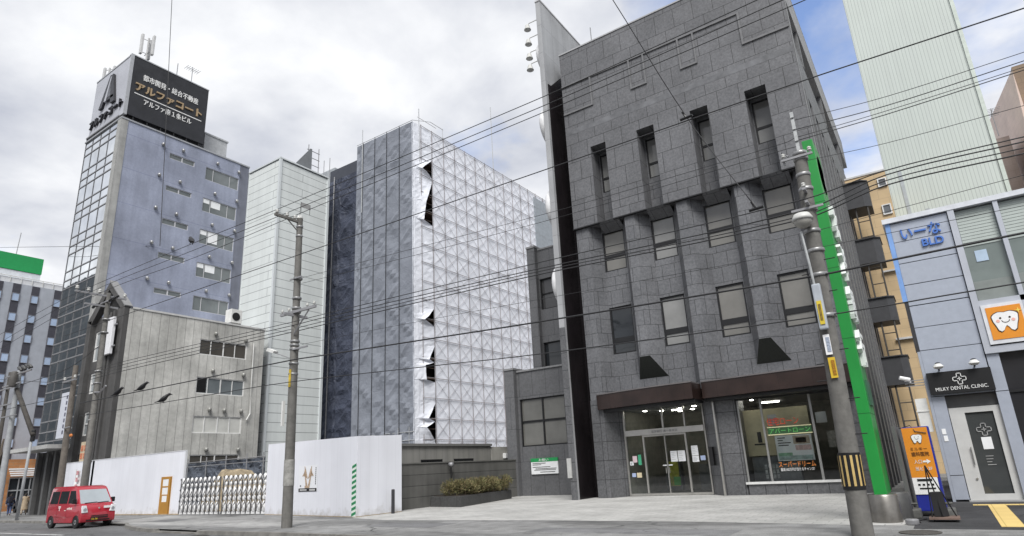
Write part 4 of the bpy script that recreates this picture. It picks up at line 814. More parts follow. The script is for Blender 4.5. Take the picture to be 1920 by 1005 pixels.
window(B, 'y', 33.1, -19.85, -18.1, 11.25, 13.3, pane('annex_glass_b', (.06, .06, .062), .06, .5), black, .07, (), ((12.3, .07),), .1, 1)
window(B, 'y', 33.1, -19.88, -18.1, 7.4, 9.1, darkpane, black, .07, (), (), .1, 1)
b = MB(); b.box(-20.9, -15.3, 33.4, 46, 0, 15.0); b.build('annex_core', mat('bank_core', (0, 0, 0)), B)
# tall fin slab
fm = brick('fin_panels', (.34, .345, .355), (.32, .325, .335), (.18, .18, .19), 1.4, 1.9, .01, off=0, rough=.45, var=.14, vs=.6, bump=.2, streak=.1)
b = MB(); b.prism([(26.78, 0), (40, 0), (40, 28.1), (26.78, 28.3)], -15.12, -14.82, 'x'); fs = b.build('fin_slab', fm, B)
b = MB(); b.prism([(27.0, .0), (39.9, .0), (39.9, 24.6), (28.6, 23.9), (27.35, 22.7), (27.0, 22.65)], -14.819, -14.79, 'x'); b.build('fin_slot_shade', slotdark, fs)  # shade of the narrow slot, painted on the fin side as a dark sheet
b = MB(); b.box(-15.125, -14.786, 26.772, 26.777, 0, 8.3); b.box(-15.125, -15.12, 26.777, 34, 0, 8.3); b.build('fin_granite_base', GS, fs)
b = MB(); b.box(-14.785, -14.33, 28.6, 49, 0, 22.7); b.build('slot_shade_wall', slotdark, B)  # dark fill further in, with the same slot shade in its colour
b = MB(); b.prism([(26.74, 28.3), (40, 28.1), (40, 28.18), (26.74, 28.4)], -15.15, -14.79, 'x'); b.build('fin_coping', mat('fin_cap', (.45, .45, .46), .5), fs)
b = MB()
for z, r_ in ((25.0, 1.1), (20.3, 1.3), (15.2, 1.3), (10.8, 1.2)): b.lathe([(r_ - .05, -.32), (r_, -.26), (r_, 0)], (-15.12, 28.05, z), 28, 'x')
b.build('fin_disc_sign', mat('disc_white', (.62, .62, .63), .5), fs, True, auto=40)
for z in (27.35, 26.3, 25.3, 24.5):
    fl = MB(); fl.tube([(-15.36, 27.2, z + .12), (-15.9, 27.2, z + .14), (-16.0, 27.2, z)], .03, 6); a = fl.build('flood_lamp', offwhite, fs)
    h = MB(); h.lathe([(.02, .12), (.12, .1), (.2, -.18), (.22, -.22), (.18, -.24)], (-16.02, 27.2, z - .05), 12); h.build('lamp_head', mat('lamp_pale', (.5, .5, .48), .45), a, True, auto=40)
b = MB(); b.box(-15.22, -15.0, 26.7, 26.78, 1.0, 1.9); b.build('wall_box', mat('box_grey', (.4, .4, .39), .5), fs)
b = MB(); b.tube([(-14.2, 30, 24.7), (-14.2, 30, 27)], .03, 5); b.tube([(-12.5, 28.5, 24.7), (-12.5, 28.5, 26.3)], .03, 5); b.build('lightning_rod', grey_metal, B)
# escape balconies at the rear corner
for z0, z1 in ((15.9, 17.55), (12.3, 13.8), (8.7, 10.1), (5.0, 6.6)):
    b = MB(); b.prism([(-2.3, 41.4), (-1.3, 41.4), (-.95, 41.7), (-.95, 43.4), (-2.3, 43.4)], z0, z1); b.prism([(-2.3, 41.3), (-1.25, 41.3), (-.9, 41.65), (-.9, 43.4), (-2.3, 43.4)], z1, z1 + .06); b.build('escape_balcony', mat('balcony_dark', (.045, .046, .05), .6, .15), B)
b = MB(); [b.tube([(x, 41.6, 0), (x, 41.6, 16)], .05, 5) for x in (-1.85, -1.2)]; [b.tube([(-1.85, 41.6, z), (-1.2, 41.6, z)], .03, 4) for z in range(1, 16)]; b.build('escape_ladder', mat('ladder', (.06, .055, .05), .6), B)
NS = thing('notice_board', 'white notice board with green top band on the grey annex wall', 'sign', (-19.4, 31.45, 1.6))
b = MB(); b.box(-20.3, -18.5, 31.42, 31.5, 1.18, 1.86); b.build('board', paper, NS)
b = MB(); b.box(-20.31, -18.49, 31.41, 31.5, 1.86, 2.06); hb = b.build('header', mat('header_green', (.02, .26, .08), .5), NS)
text('lettering', 'お願い', wl, hb, 'y', 31.41, -19.75, -19.1, 1.89, 2.03, .006)
b = MB()
for z, x0, x1 in ((1.76, -20.2, -19.3), (1.68, -20.2, -19.6), (1.55, -20.2, -19.0), (1.46, -20.0, -18.6), (1.39, -20.1, -18.65), (1.27, -19.7, -18.7)): b.box(x0, x1, 31.412, 31.418, z, z + .035)
b.build('print_lines', mat('print_dark', (.1, .1, .1), .5), NS)

# ================================================================== BANK SIGN PYLON
PG = thing('sign_pylon', 'tall green bank sign pylon with raised white characters on steel drum bases', 'sign', (-1.5, 17.3, 0))
gm_ = mat('pylon_green', (.016, .25, .045), .42, .12, .6, streak=.1)
b = MB(); b.box(-1.63, -1.37, 16.8, 17.95, .58, 9.6); pb = b.build('blade', gm_, PG, bevel=.012)
b = MB(); [b.box(-1.633, -1.367, 16.797, 17.953, z, z + .012) for z in (2.4, 4.2, 6.0, 7.8)]; b.build('panel_seams', mat('seam_green', (.006, .1, .02), .6), pb)
b = MB(); b.lathe([(.52, -.06), (.55, -.02), (.55, 0)], (-1.37, 17.45, 8.75), 28, 'x')
wb = mat('raised_white', (.72, .74, .73), .5, .05)
b.build('emblem_disc', wb, pb, True, auto=40)
for i, ch in enumerate('北洋銀行'): text('lettering', ch, wb, pb, 'x', -1.37, 16.98, 17.85, 6.9 - 1.12 * i, 7.8 - 1.12 * i, .1, 1, .02)
b = MB(); b.box(-1.37, -1.33, 17.1, 17.8, 2.6, 3.2); b.build('side_plate', mat('plate_green', (.04, .12, .07), .5), pb)
b = MB(); b.lathe([(.32, 0), (.32, .56), (.29, .6), (.05, .6)], (-1.5, 16.98, .0), 24); b.build('drum_base', mat('drum_steel', (.19, .18, .165), .35, .25, 3, metal=.6, streak=.3), PG, True, auto=40)
b = MB(); b.lathe([(.3, 0), (.3, .56), (.27, .6), (.05, .6)], (-1.3, 17.72, .0), 24); b.build('drum_base', mat('drum_dark', (.06, .06, .06), .5, .3, 3), PG, True, auto=40)
b = MB(); b.box(-1.08, -1.0, 17.9, 24.5, 0, 2.1); tag(b.build('boundary_wall', mat('boundary_grey', (.12, .12, .12), .8, .15, 1, streak=.15)), 'low dark grey boundary wall between the bank and the orange clinic sign', 'wall')

# ================================================================== UTILITY POLES
def insul(mb, p, s=1.0): mb.lathe([(.03 * s, 0), (.03 * s, .06 * s), (.07 * s, .07 * s), (.07 * s, .1 * s), (.04 * s, .12 * s), (.065 * s, .14 * s), (.065 * s, .17 * s), (.03 * s, .2 * s)], p, 8)
porc = mat('porcelain', (.5, .5, .48), .25, .1); bandm = mat('pole_band', (.3, .3, .3), .4, .2, metal=.6)
def bands(mb, x, y, zs, r):
    for z in zs: mb.lathe([(r + .012, 0), (r + .02, .02), (r + .02, .06), (r + .012, .08)], (x, y, z), 14)
P1 = thing('utility_pole', 'concrete utility pole before the white hoarding, with a three wire arm on top', 'utility pole', (-19.75, 14.45, 0))
b = MB(); b.tube([(-19.66, 14.45, -.05), (-19.72, 14.45, 6), (-19.78, 14.45, 11.7)], .19, 16, .115); b.build('shaft', concrete_pole, P1, True, auto=50)
b = MB(); b.lathe([(.125, 0), (.13, .04), (.05, .16), (.01, .17)], (-19.78, 14.45, 11.7), 12); b.build('cap', offwhite, P1, True, auto=40)
b = MB(); b.box(-19.83, -19.73, 13.3, 14.5, 11.5, 11.6); b.tube([(-19.76, 14.4, 11.1), (-19.77, 13.9, 11.48)], .025, 5); ar = b.build('crossarm', concrete_pole, P1)
for y in (13.4, 13.85, 14.22):
    q = MB(); insul(q, (-19.78, y, 11.58)); q.build('insulator', porc, ar, True)
b = MB(); bands(b, -19.72, 14.45, (7.75, 7.9, 6.45, 6.6, 6.3, 5.75, 5.35, 9.1, 8.3), .16); bands(b, -19.77, 14.45, (10.9, 11.3), .12); b.build('band', bandm, P1, True)
b = MB(); b.box(-20.5, -18.4, 14.28, 14.36, 7.72, 7.82); b.tube([(-19.6, 14.3, 6.9), (-18.8, 14.32, 7.7)], .03, 5); b.box(-19.76, -19.68, 13.9, 14.95, 7.6, 7.7); b.box(-19.7, -18.8, 14.3, 14.36, 6.28, 6.34); b.box(-20.0, -19.3, 14.28, 14.34, 9.1, 9.15); a2 = b.build('crossarm', grey_metal, P1)
q = MB(); [insul(q, (x, 14.32, 7.82), .8) for x in (-20.4, -20.0, -18.9, -18.5)]; q.build('insulator', porc, a2, True)
b = MB(); b.box(-19.75, -19.64, 14.275, 14.3, 4.9, 5.55); b.build('yellow_marker', mat('marker_yellow', (.5, .36, .04), .6, .2, 5), P1)
b = MB(); b.box(-19.97, -19.9, 14.2, 14.3, 3.5, 4.4); b.build('white_tag', offwhite, P1)
b = MB(); b.tube([(-19.677, 14.45, 1.4), (-19.684, 14.45, 2.3)], .192, 16, .187, caps=False); b.build('pasted_wrap', mat('pasted_grey', (.27, .265, .25), .75, .35, 6), P1, True)
b = MB(); b.tube([(-19.8, 14.3, 6.0), (-20.1, 14.1, 6.15), (-20.35, 14.0, 6.25)], .02, 5); LA = b.build('lamp_arm', grey_metal, P1)
b = MB(); b.prism([(-20.7, 6.35), (-20.25, 6.2), (-20.2, 6.28), (-20.62, 6.45)], 13.9, 14.1, 'y'); b.build('lamp_head', offwhite, LA)
NT = thing('wind_plate', 'small grey rectangular plate hung on the top wires beside the pole top', 'plate', (-19.2, 14.3, 12))
b = MB(); b.prism([(-19.55, 12.1), (-18.98, 11.8), (-18.98, 12.02), (-19.55, 12.32)], 14.3, 14.33, 'y'); b.build('plate', mat('plate_grey', (.2, .2, .2), .6), NT)
b = MB(); b.tube([(-19.55, 14.3, 12.32), (-19.6, 14.3, 11.7)], .012, 4); b.tube([(-18.98, 14.3, 11.9), (-18.98, 14.3, 11.6)], .012, 4); b.build('hanger', wire_m, NT)

P2 = thing('utility_pole', 'concrete utility pole with round street lamp standing nearest, in front of the green pylon', 'utility pole', (-1.75, 14.3, 0))
b = MB(); b.tube([(-1.72, 14.3, -.1), (-1.62, 14.3, 4), (-1.47, 14.3, 8.15)], .2, 20, .135); b.build('shaft', concrete_pole, P2, True, auto=50)
b = MB(); b.box(-1.5, -1.43, 14.18, 14.22, 8.0, 9.15); [b.cyl((-1.5, 14.17, z), (-1.43, 14.17, z), .02, n=5) for z in (8.4, 8.7, 9.0)]; b.build('top_bracket', mat('galvanised', (.4, .41, .41), .45, .2, 6, metal=.5), P2)
b = MB(); bands(b, -1.47, 14.3, (8.08, 7.95), .138); bands(b, -1.49, 14.3, (7.55, 7.2, 6.7), .138); bands(b, -1.54, 14.3, (6.2, 5.75), .16); bands(b, -1.58, 14.3, (5.2, 4.3), .17); b.build('band', bandm, P2, True)
b = MB(); [b.box(-1.85, -1.2, 14.12, 14.17, z, z + .05) for z in (7.98, 6.72)]; [b.box(-1.52, -1.46, 13.9, 14.7, z, z + .05) for z in (6.8, 7.1)]; b.tube([(-1.7, 14.2, 8.1), (-1.85, 14.2, 8.25), (-1.8, 14.2, 7.9)], .025, 5); a3 = b.build('crossarm', grey_metal, P2)
q = MB(); [insul(q, (x, 14.14, 8.03), .7) for x in (-1.8, -1.25)]; [insul(q, (-1.49, y, 7.14), .7) for y in (13.95, 14.65)]; q.build('insulator', porc, a3, True)
b = MB(); [b.cyl((x0, 14.25, z), (x0 + .32, 14.25, z), .011, n=5) for x0, z in ((-1.9, 5.3), (-1.52, 5.55), (-1.9, 4.6), (-1.6, 4.85), (-1.95, 3.35), (-1.62, 3.6), (-1.6, 2.6), (-1.6, 1.9), (-2.0, 3.0))]; b.build('step_bolt', dark_metal, P2)
b = MB(); b.tube([(-1.66, 14.02, 4.6), (-1.68, 14.0, 5.4), (-1.72, 14.0, 6.2)], .028, 8); LA = b.build('lamp_arm', mat('galvanised', (0, 0, 0)), P2)
b = MB(); b.ball((-1.64, 13.95, 6.42), .19, .19, .17, 18, 12); b.build('lamp_globe', mat('lamp_glass', (.36, .35, .32), .12, .1), LA, True)
b = MB(); b.lathe([(.215, 0), (.21, .06), (.16, .15), (.05, .19), (.01, .19)], (-1.64, 13.95, 6.42), 18); b.build('lamp_cap', mat('lamp_pale', (.5, .5, .48), .45), LA, True)
b = MB(); b.box(-1.73, -1.56, 13.97, 14.09, 4.02, 5.0); cb = b.build('control_box', mat('box_blue_grey', (.38, .41, .45), .5, .1, 3), P2, bevel=.03)
b = MB(); b.box(-1.69, -1.6, 13.95, 13.968, 4.12, 4.62); b.build('yellow_label', mat('label_yellow', (.62, .47, .04), .5), cb)
b = MB(); b.box(-1.67, -1.62, 13.943, 13.949, 4.2, 4.55); b.build('label_print', mat('label_brown', (.2, .13, .02), .5, .5, 30), cb)
b = MB(); b.box(-1.71, -1.59, 14.08, 14.11, 3.5, 3.92); b.build('white_plate', white, P2)
b = MB(); b.box(-1.67, -1.6, 14.07, 14.078, 3.56, 3.86); b.build('plate_print', mat('print_bluegrey', (.3, .34, .42), .5, .5, 30), P2)
b = MB(); b.box(-1.7, -1.57, 14.08, 14.1, 3.02, 3.44); b.build('yellow_plate', mat('plate_yellow', (.62, .42, .03), .5, .1), P2)
b = MB(); b.box(-1.65, -1.59, 14.068, 14.078, 3.08, 3.38); b.build('plate_print', mat('print_orange', (.3, .14, .01), .5, .5, 30), P2)
b = MB(); b.tube([(-1.706, 14.3, .85), (-1.69, 14.3, 1.55)], .206, 20, .203, caps=False); wr = b.build('black_wrap', black, P2, True)
b = MB()
for k in range(12):
    a = 2 * pi * (k + .5) / 12
    dx, dy = .209 * cos(a), .209 * sin(a); tx, ty = -sin(a) * .022, cos(a) * .022
    b.add([(-1.704 + dx - tx, 14.3 + dy - ty, .92), (-1.704 + dx + tx, 14.3 + dy + ty, .92), (-1.69 + dx + tx, 14.3 + dy + ty, 1.5), (-1.69 + dx - tx, 14.3 + dy - ty, 1.5)], [(0, 1, 2, 3)])
b.build('wrap_stripes', mat('stripe_cream', (.5, .36, .14), .5, .15, 5), wr)

P3 = thing('utility_pole', 'tall concrete utility pole rising behind the red van with insulators at its top', 'utility pole', (-39.8, 16, 0))
b = MB(); b.tube([(-39.75, 16, -.05), (-40.05, 16, 13.0)], .21, 14, .125); b.build('shaft', concrete_pole, P3, True, auto=50)
b = MB(); b.box(-40.1, -40.0, 14.2, 17.0, 12.75, 12.85); b.box(-40.1, -40.0, 14.8, 16.6, 12.1, 12.2); b.box(-41.6, -38.6, 15.85, 15.93, 12.4, 12.48); a4 = b.build('crossarm', grey_metal, P3)
for y in (14.3, 14.9, 15.5, 16.9):
    q = MB(); insul(q, (-40.05, y, 12.85), 1.5); q.build('insulator', porc, a4, True)
for x in (-41.4, -40.9, -39.2, -38.7): q = MB(); q.tube([(x - .3, 15.88, 12.4), (x + .25, 15.88, 12.5)], .09, 6, .06); q.build('insulator', dark_metal, a4, True)
b = MB(); bands(b, -39.95, 16, (7.5, 8.2, 10.5, 11.3, 5.4), .2); b.build('band', bandm, P3, True)
b = MB(); b.tube([(-39.9, 15.9, 7.0), (-38.2, 15.5, 6.8), (-37.6, 15.5, 7.1)], .05, 6); b.build('lamp_arm', grey_metal, P3)
P4 = thing('utility_pole', 'shorter brown grey utility pole just left of the tall pole behind the van', 'utility pole', (-42.9, 16, 0))
b = MB(); b.tube([(-42.85, 16, -.05), (-43.2, 16, 9.0)], .2, 14, .14); b.build('shaft', mat('pole_brown', (.13, .115, .1), .9, .25, 4, .2), P4, True, auto=50)
b = MB(); b.box(-44.0, -42.2, 15.7, 15.78, 8.0, 8.08); b.tube([(-43, 15.8, 5.2), (-41.8, 15.6, 5.2)], .04, 5); a5 = b.build('crossarm', grey_metal, P4)
q = MB(); [insul(q, (x, 15.74, 8.08), 1.2) for x in (-43.8, -42.4)]; q.build('insulator', porc, a5, True)
b = MB(); b.ball((-42.2, 15.9, 4.75), .16, .08, .1, 8, 6); b.build('orange_marker', mat('marker_orange', (.6, .2, .05), .6), P4)
P5 = thing('utility_pole', 'pale grey utility pole with dark diagonal strut at the left end of the street', 'utility pole', (-55.5, 17, 0))
b = MB(); b.tube([(-55.2, 17, -.05), (-55.6, 17, 10.4)], .23, 14, .15); b.build('shaft', mat('pole_pale', (.3, .31, .32), .7, .15, 3), P5, True, auto=50)
b = MB(); b.tube([(-55.5, 17, 9.0), (-49.6, 16.5, 5.3)], .16, 8); b.build('strut', mat('strut_brown', (.05, .045, .04), .8, .3), P5, True)
b = MB(); b.lathe([(.1, 0), (.22, .05), (.26, .2), (.26, .95), (.2, 1.1), (.1, 1.15)], (-55.2, 16.6, 9.1), 12); b.build('transformer', mat('transformer', (.09, .085, .08), .6, .2), P5, True, auto=40)
b = MB(); b.box(-57.3, -52.6, 16.7, 16.8, 10.0, 10.1); b.box(-57.6, -54.2, 16.7, 16.8, 9.3, 9.4); b.box(-58.0, -54, 16.7, 16.78, 7.0, 7.08); a6 = b.build('crossarm', grey_metal, P5)
for x in (-54.6, -53.9, -53.2, -52.8): q = MB(); q.tube([(x - .35, 16.7, 10.5), (x + .35, 16.7, 10.2)], .11, 6, .09); q.build('insulator', mat('insulator_dark', (.06, .06, .06), .4), a6, True)
P6 = thing('lamp_post', 'slim pale post with swept arm left of the tower canopy', 'lamp post', (-50.2, 16.6, 0))
b = MB(); b.tube([(-50.3, 16.6, -.05), (-49.75, 16.5, 4.9)], .1, 8, .08); b.build('shaft', mat('pole_pale', (0, 0, 0)), P6, True)
b = MB(); b.lathe([(.14, 0), (.14, .7), (.1, .75)], (-49.75, 16.55, 4.9), 8); b.build('joint_box', dark_metal, P6)
P7 = thing('utility_pole', 'dark slim utility pole at the far left picture edge behind pale pole', 'utility pole', (-62, 18, 0))
b = MB(); b.tube([(-60.3, 18, -.05), (-60.8, 18, 11)], .17, 10, .12); b.build('shaft', mat('strut_brown', (0, 0, 0)), P7, True)
b = MB(); b.box(-62.3, -59, 17.8, 17.88, 9.6, 9.7); b.box(-62.3, -59, 17.8, 17.88, 8.3, 8.4); b.build('crossarm', grey_metal, P7)

# ================================================================== OVERHEAD WIRES
def smooth(pts, k=6):
    P = [Vector(p) for p in pts]; P = [P[0] * 2 - P[1]] + P + [P[-1] * 2 - P[-2]]; o = []
    for i in range(1, len(P) - 2):
        p0, p1, p2, p3 = P[i - 1:i + 3]; l = max((p2 - p1).length, .1)
        m1 = (p2 - p0) / ((p2 - p0).length) * l; m2 = (p3 - p1) / ((p3 - p1).length) * l
        for j in range(k):
            t = j / k; o.append(p1 * (2 * t ** 3 - 3 * t * t + 1) + m1 * (t ** 3 - 2 * t * t + t) + p2 * (-2 * t ** 3 + 3 * t * t) + m2 * (t ** 3 - t * t))
    o.append(P[-2]); return o
WIRES = [
 ([(-48.28, 13.4, 11.41), (-39.43, 13.4, 11.93), (-33.57, 13.4, 11.97), (-25.96, 13.4, 11.9), (-19.78, 13.4, 11.78), (-7.92, 13.4, 11.70), (-5.81, 13.4, 11.72), (-1.48, 13.4, 11.83), (0.84, 13.4, 11.94)], .014, 'topmost of the three parallel wires on the hoarding pole arm'),
 ([(-49.62, 13.85, 11.16), (-40.61, 13.85, 11.87), (-34.62, 13.85, 12.02), (-26.52, 13.85, 11.88), (-19.83, 13.85, 11.78), (-8.2, 13.85, 11.74), (-6.03, 13.85, 11.76), (-1.17, 13.85, 11.88), (1.03, 13.85, 12.0)], .014, 'middle of the three parallel wires on the hoarding pole arm'),
 ([(-50.81, 14.22, 10.93), (-41.62, 14.22, 11.71), (-35.53, 14.22, 11.98), (-26.98, 14.22, 11.75), (-19.87, 14.22, 11.78), (-8.46, 14.22, 11.79), (-6.22, 14.22, 11.82), (-0.65, 14.22, 11.9), (1.39, 14.22, 11.95)], .014, 'lowest of the three parallel wires on the hoarding pole arm'),
 ([(-39.98, 14, 10.05), (-31.53, 14, 10.0), (-24.97, 14, 9.94), (-18.5, 14, 9.88), (-8.44, 14, 9.79), (-6.3, 14, 9.77), (-0.91, 14, 9.72), (0.56, 14, 9.68), (2.89, 14, 9.61), (5.59, 14, 9.54)], .017, 'single heavy wire crossing the slit niches and the pale tower, joined by the diagonal wire'),
 ([(-19.55, 14.5, 9.16), (-13.99, 14.5, 8.92), (-8.84, 14.5, 8.7), (-6.67, 14.5, 8.64), (-1.76, 14.5, 8.6), (-1.46, 14.3, 8.56)], .008, 'upper of two thin wires reaching the lamp pole bracket'),
 ([(-19.26, 14.3, 8.83), (-13.8, 14.3, 8.57), (-8.74, 14.3, 8.38), (-6.6, 14.3, 8.34), (-1.76, 14.3, 8.34), (-1.46, 14.25, 8.3)], .008, 'lower of two thin wires reaching the lamp pole bracket'),
 ([(-1.46, 14.2, 8.94), (0.38, 14.4, 8.9), (2.76, 14.4, 8.91), (5.53, 14.4, 8.94)], .008, 'thin wire highest of four fanning right from the lamp pole bracket'),
 ([(-1.46, 14.2, 8.7), (0.34, 14.4, 8.69), (2.72, 14.4, 8.73), (5.49, 14.4, 8.79)], .011, 'second from top of four wires running right from the lamp pole bracket'),
 ([(-1.46, 14.2, 8.5), (0.31, 14.4, 8.57), (2.69, 14.4, 8.6), (5.46, 14.4, 8.68)], .008, 'third from top of four wires running right from the lamp pole bracket'),
 ([(-1.46, 14.2, 8.42), (0.3, 14.4, 8.49), (2.68, 14.4, 8.54), (5.45, 14.4, 8.62)], .011, 'lowest of four wires running right from the lamp pole bracket'),
 ([(-36.26, 14.1, 7.6), (-33.31, 14.1, 7.62), (-19.54, 14.1, 7.3), (-17.86, 14.1, 7.28), (-8.7, 14.1, 7.1), (-1.57, 14.1, 6.95), (0.06, 14.1, 7.12), (2.32, 14.1, 7.07), (4.94, 14.1, 6.99)], .014, 'uppermost cable of the four cable bundle across the bank top windows'),
 ([(-36.76, 14.3, 7.5), (-33.76, 14.3, 7.55), (-19.81, 14.3, 7.24), (-18.1, 14.3, 7.23), (-8.84, 14.3, 7.0), (-1.62, 14.3, 6.78), (0.05, 14.3, 7.10), (2.33, 14.3, 7.05), (4.99, 14.3, 6.97)], .016, 'second cable from the top in the four cable bundle across the bank top windows'),
 ([(-37.51, 14.6, 7.47), (-34.43, 14.6, 7.5), (-20.22, 14.6, 7.22), (-18.48, 14.6, 7.2), (-9.03, 14.6, 7.03), (-1.66, 14.6, 6.76), (0.03, 14.6, 7.09), (2.35, 14.6, 7.04), (5.06, 14.6, 6.98)], .014, 'third cable from the top in the four cable bundle across the bank top windows'),
 ([(-38.01, 14.8, 7.4), (-34.87, 14.8, 7.42), (-20.5, 14.8, 7.17), (-18.73, 14.8, 7.15), (-9.16, 14.8, 7.01), (-1.7, 14.8, 6.75), (0.01, 14.8, 7.06), (2.36, 14.8, 7.0), (5.11, 14.8, 6.96)], .018, 'lowest and thickest cable of the four cable bundle across the bank top windows'),
 ([(-19.49, 14.6, 6.51), (-16.61, 14.6, 6.45), (-13.54, 14.6, 6.36), (-9.09, 14.6, 6.2), (-1.68, 14.6, 5.95), (-0.2, 14.6, 5.93), (2.09, 14.6, 5.9)], .007, 'very thin wire between the cable bundle and the thick black cable'),
 ([(-1.66, 14.6, 6.33), (-0.12, 14.6, 6.4), (2.23, 14.6, 6.5), (4.31, 14.6, 6.57)], .007, 'thin wire rising right from the lamp pole over the clinic lettering'),
 ([(-37.16, 14.2, 6.03), (-33.06, 14.2, 5.98), (-24.69, 14.2, 5.9), (-19.48, 14.2, 5.87), (-17.82, 14.2, 5.8), (-12.35, 14.2, 5.58), (-8.88, 14.2, 5.44), (-1.63, 14.2, 5.22), (-0.31, 14.2, 5.24), (1.92, 14.2, 5.27), (4.52, 14.2, 5.29)], .027, 'thickest black cable of all, passing between the two bank window rows'),
 ([(-36.93, 14.2, 5.34), (-32.65, 14.2, 5.27), (-24.58, 14.2, 5.15), (-19.61, 14.2, 5.06), (-12.37, 14.2, 4.72), (-8.95, 14.2, 4.55), (-3.21, 14.2, 4.37), (-1.69, 14.2, 4.34), (-0.31, 14.2, 4.34), (0.32, 14.2, 4.35), (1.71, 14.2, 4.36), (4.28, 14.2, 4.38)], .017, 'lowest black cable, passing below the lower bank window row'),
 ([(-1.46, 14.3, 7.93), (0.18, 14.6, 7.93), (2.48, 14.6, 7.9), (5.29, 14.6, 7.86)], .007, 'lone thin wire crossing the middle of the pale ribbed tower'),
 ([(-5.19, 11.5, 14.15), (-4.78, 12.5, 12.92), (-3.78, 13.95, 9.85), (-2.56, 14.1, 7.05)], .014, 'steep diagonal wire dropping across the bank front to the cable bundle'),
 ([(-73.08, 19, 25.02), (-56.17, 19.8, 21.1), (-53.8, 24.4, 21.8)], .02, 'long slack wire from the left sky to the blue tower side'),
 ([(-51.53, 16, 8.8), (-44.14, 16, 9.0), (-40, 16, 9.9)], .02, 'upper short wire between the left street poles'),
 ([(-55.2, 16, 7.34), (-43.52, 16, 7.2), (-40, 16, 7.1)], .02, 'lower short wire between the left street poles'),
 ([(-75, 18, 12.5), (-56, 17, 9.7), (-43.2, 16, 7.9)], .02, 'wire from the far left edge over the transformer pole'),
]
for p, r_, lab in WIRES: tag(MB().tube(smooth(p), r_ * .85, 6).build('overhead_wire', wire_m, None, True), lab, 'wire', 'overhead wires along the street')
for c_, lab in (((-3.78, 13.95, 9.8), 'upper dark wire clamp where the diagonal wire crosses the heavy wire'), ((-2.56, 14.12, 7.02), 'lower dark wire clamp where the diagonal wire meets the cable bundle')):
    b = MB(); b.tube([(c_[0] - .16, c_[1], c_[2]), (c_[0], c_[1], c_[2] + .01), (c_[0] + .16, c_[1], c_[2] + .02)], .035, 6); b.tube([(c_[0] - .08, c_[1], c_[2] + .2), (c_[0], c_[1], c_[2])], .03, 6)
    tag(b.build('wire_clamp', dark_metal), lab, 'clamp')
crow_m = mat('crow_black', (.01, .01, .012), .5, .2)
def crow(loc, rz, label):
    t = lthing('crow', label, 'bird', loc, rz, 'crows perched on the wires'); t.scale = (1.2, 1.5, 1.5)
    rings = [(-.3, .0, .025, .008), (-.17, .03, .035, .02), (-.1, .06, .06, .055), (0, .1, .085, .085), (.09, .14, .08, .085), (.14, .19, .05, .055), (.18, .225, .052, .05), (.225, .235, .04, .038), (.26, .23, .018, .018), (.32, .215, .004, .004)]
    v = []; f = []; n = 10
    for x, z, ry, rz_ in rings:
        for k in range(n): v.append((x, ry * cos(2 * pi * k / n), z + rz_ * sin(2 * pi * k / n)))
    for i in range(len(rings) - 1):
        for k in range(n): f.append((i * n + k, i * n + (k + 1) % n, (i + 1) * n + (k + 1) % n, (i + 1) * n + k))
    f += [tuple(range(n)), tuple((len(rings) - 1) * n + k for k in range(n))]
    mb = MB(); mb.add(v, f)
    for s_ in (-1, 1): mb.tube([(.0, .03 * s_, .04), (.02, .035 * s_, -.02)], .01, 4)
    mb.build('body', crow_m, t, True, local=True)
crow((-26.0, 13.4, 11.92), 2.9, 'crow perched on the topmost wire before the blue wall'); crow((-30.72, 14.2, 5.98), .5, 'crow perched on the thick cable before the ribbed concrete wall'); crow((-28.6, 14.2, 5.22), .7, 'crow perched on the lowest cable before the ribbed concrete wall'); crow((-33.1, 14.2, 6.0), .4, 'crow perched on the thick cable near the dark gabled front')

# ================================================================== DENTAL CLINIC BUILDING
DC = thing('clinic_building', 'pale blue grey panelled clinic building with blue roof lettering and black name board', 'building', (2, 27, 0))
dp = mat('clinic_panel', (.36, .39, .455), .4, .06, 5, .05, 30, metal=.15); fr = mat('clinic_frame', (.43, .45, .5), .4, .05, metal=.2); jt = mat('joint_dark', (.03, .03, .035), .6)
b = MB(); b.box(-.25, 12, 23.08, 32, 0, 8.7); b.build('core', mat('clinic_core', (.3, .31, .34), .7), DC)
b = MB()
for z0, z1 in ((3.02, 4.42), (4.44, 5.14), (5.16, 5.84), (5.87, 6.53), (6.555, 7.25), (7.275, 7.98), (8.0, 8.62)): b.box(-.16, 1.39, 22.8, 22.95, z0, z1)
b.build('wall_panels', dp, DC)
b = MB(); b.box(-.16, 1.39, 22.86, 22.94, 3.0, 8.6); b.build('panel_joints', jt, DC)
b = MB(); b.box(-.3, -.165, 22.78, 22.95, 6.0, 8.66); b.build('blue_edge_panel', mat('edge_blue', (.18, .32, .62), .45), DC)
b = MB(); b.box(-.27, -.17, 22.8, 22.95, 4.4, 5.98); b.build('edge_recess', jt, DC)
b = MB(); b.box(-.24, -.165, 22.79, 22.95, 0, 4.4); b.build('edge_strip', dp, DC)
b = MB(); b.box(-.36, 12.1, 22.7, 32, 8.66, 8.82); b.build('roof_edge', mat('roof_edge_white', (.6, .62, .66), .4), DC)
b = MB(); b.box(1.41, 1.58, 22.72, 22.95, 4.1, 8.66); b.box(2.56, 2.68, 22.74, 22.95, 4.1, 8.66); b.box(4.0, 4.15, 22.72, 22.95, 4.1, 8.66); b.box(1.58, 4.0, 22.74, 22.95, 5.52, 5.68); b.box(1.58, 4.0, 22.72, 22.95, 4.1, 4.3); b.build('window_frame', fr, DC)
cg = pane('clinic_glass', (.16, .19, .18), .05, .7); cgb = mat('clinic_blind', (.36, .40, .38), .5, .05)
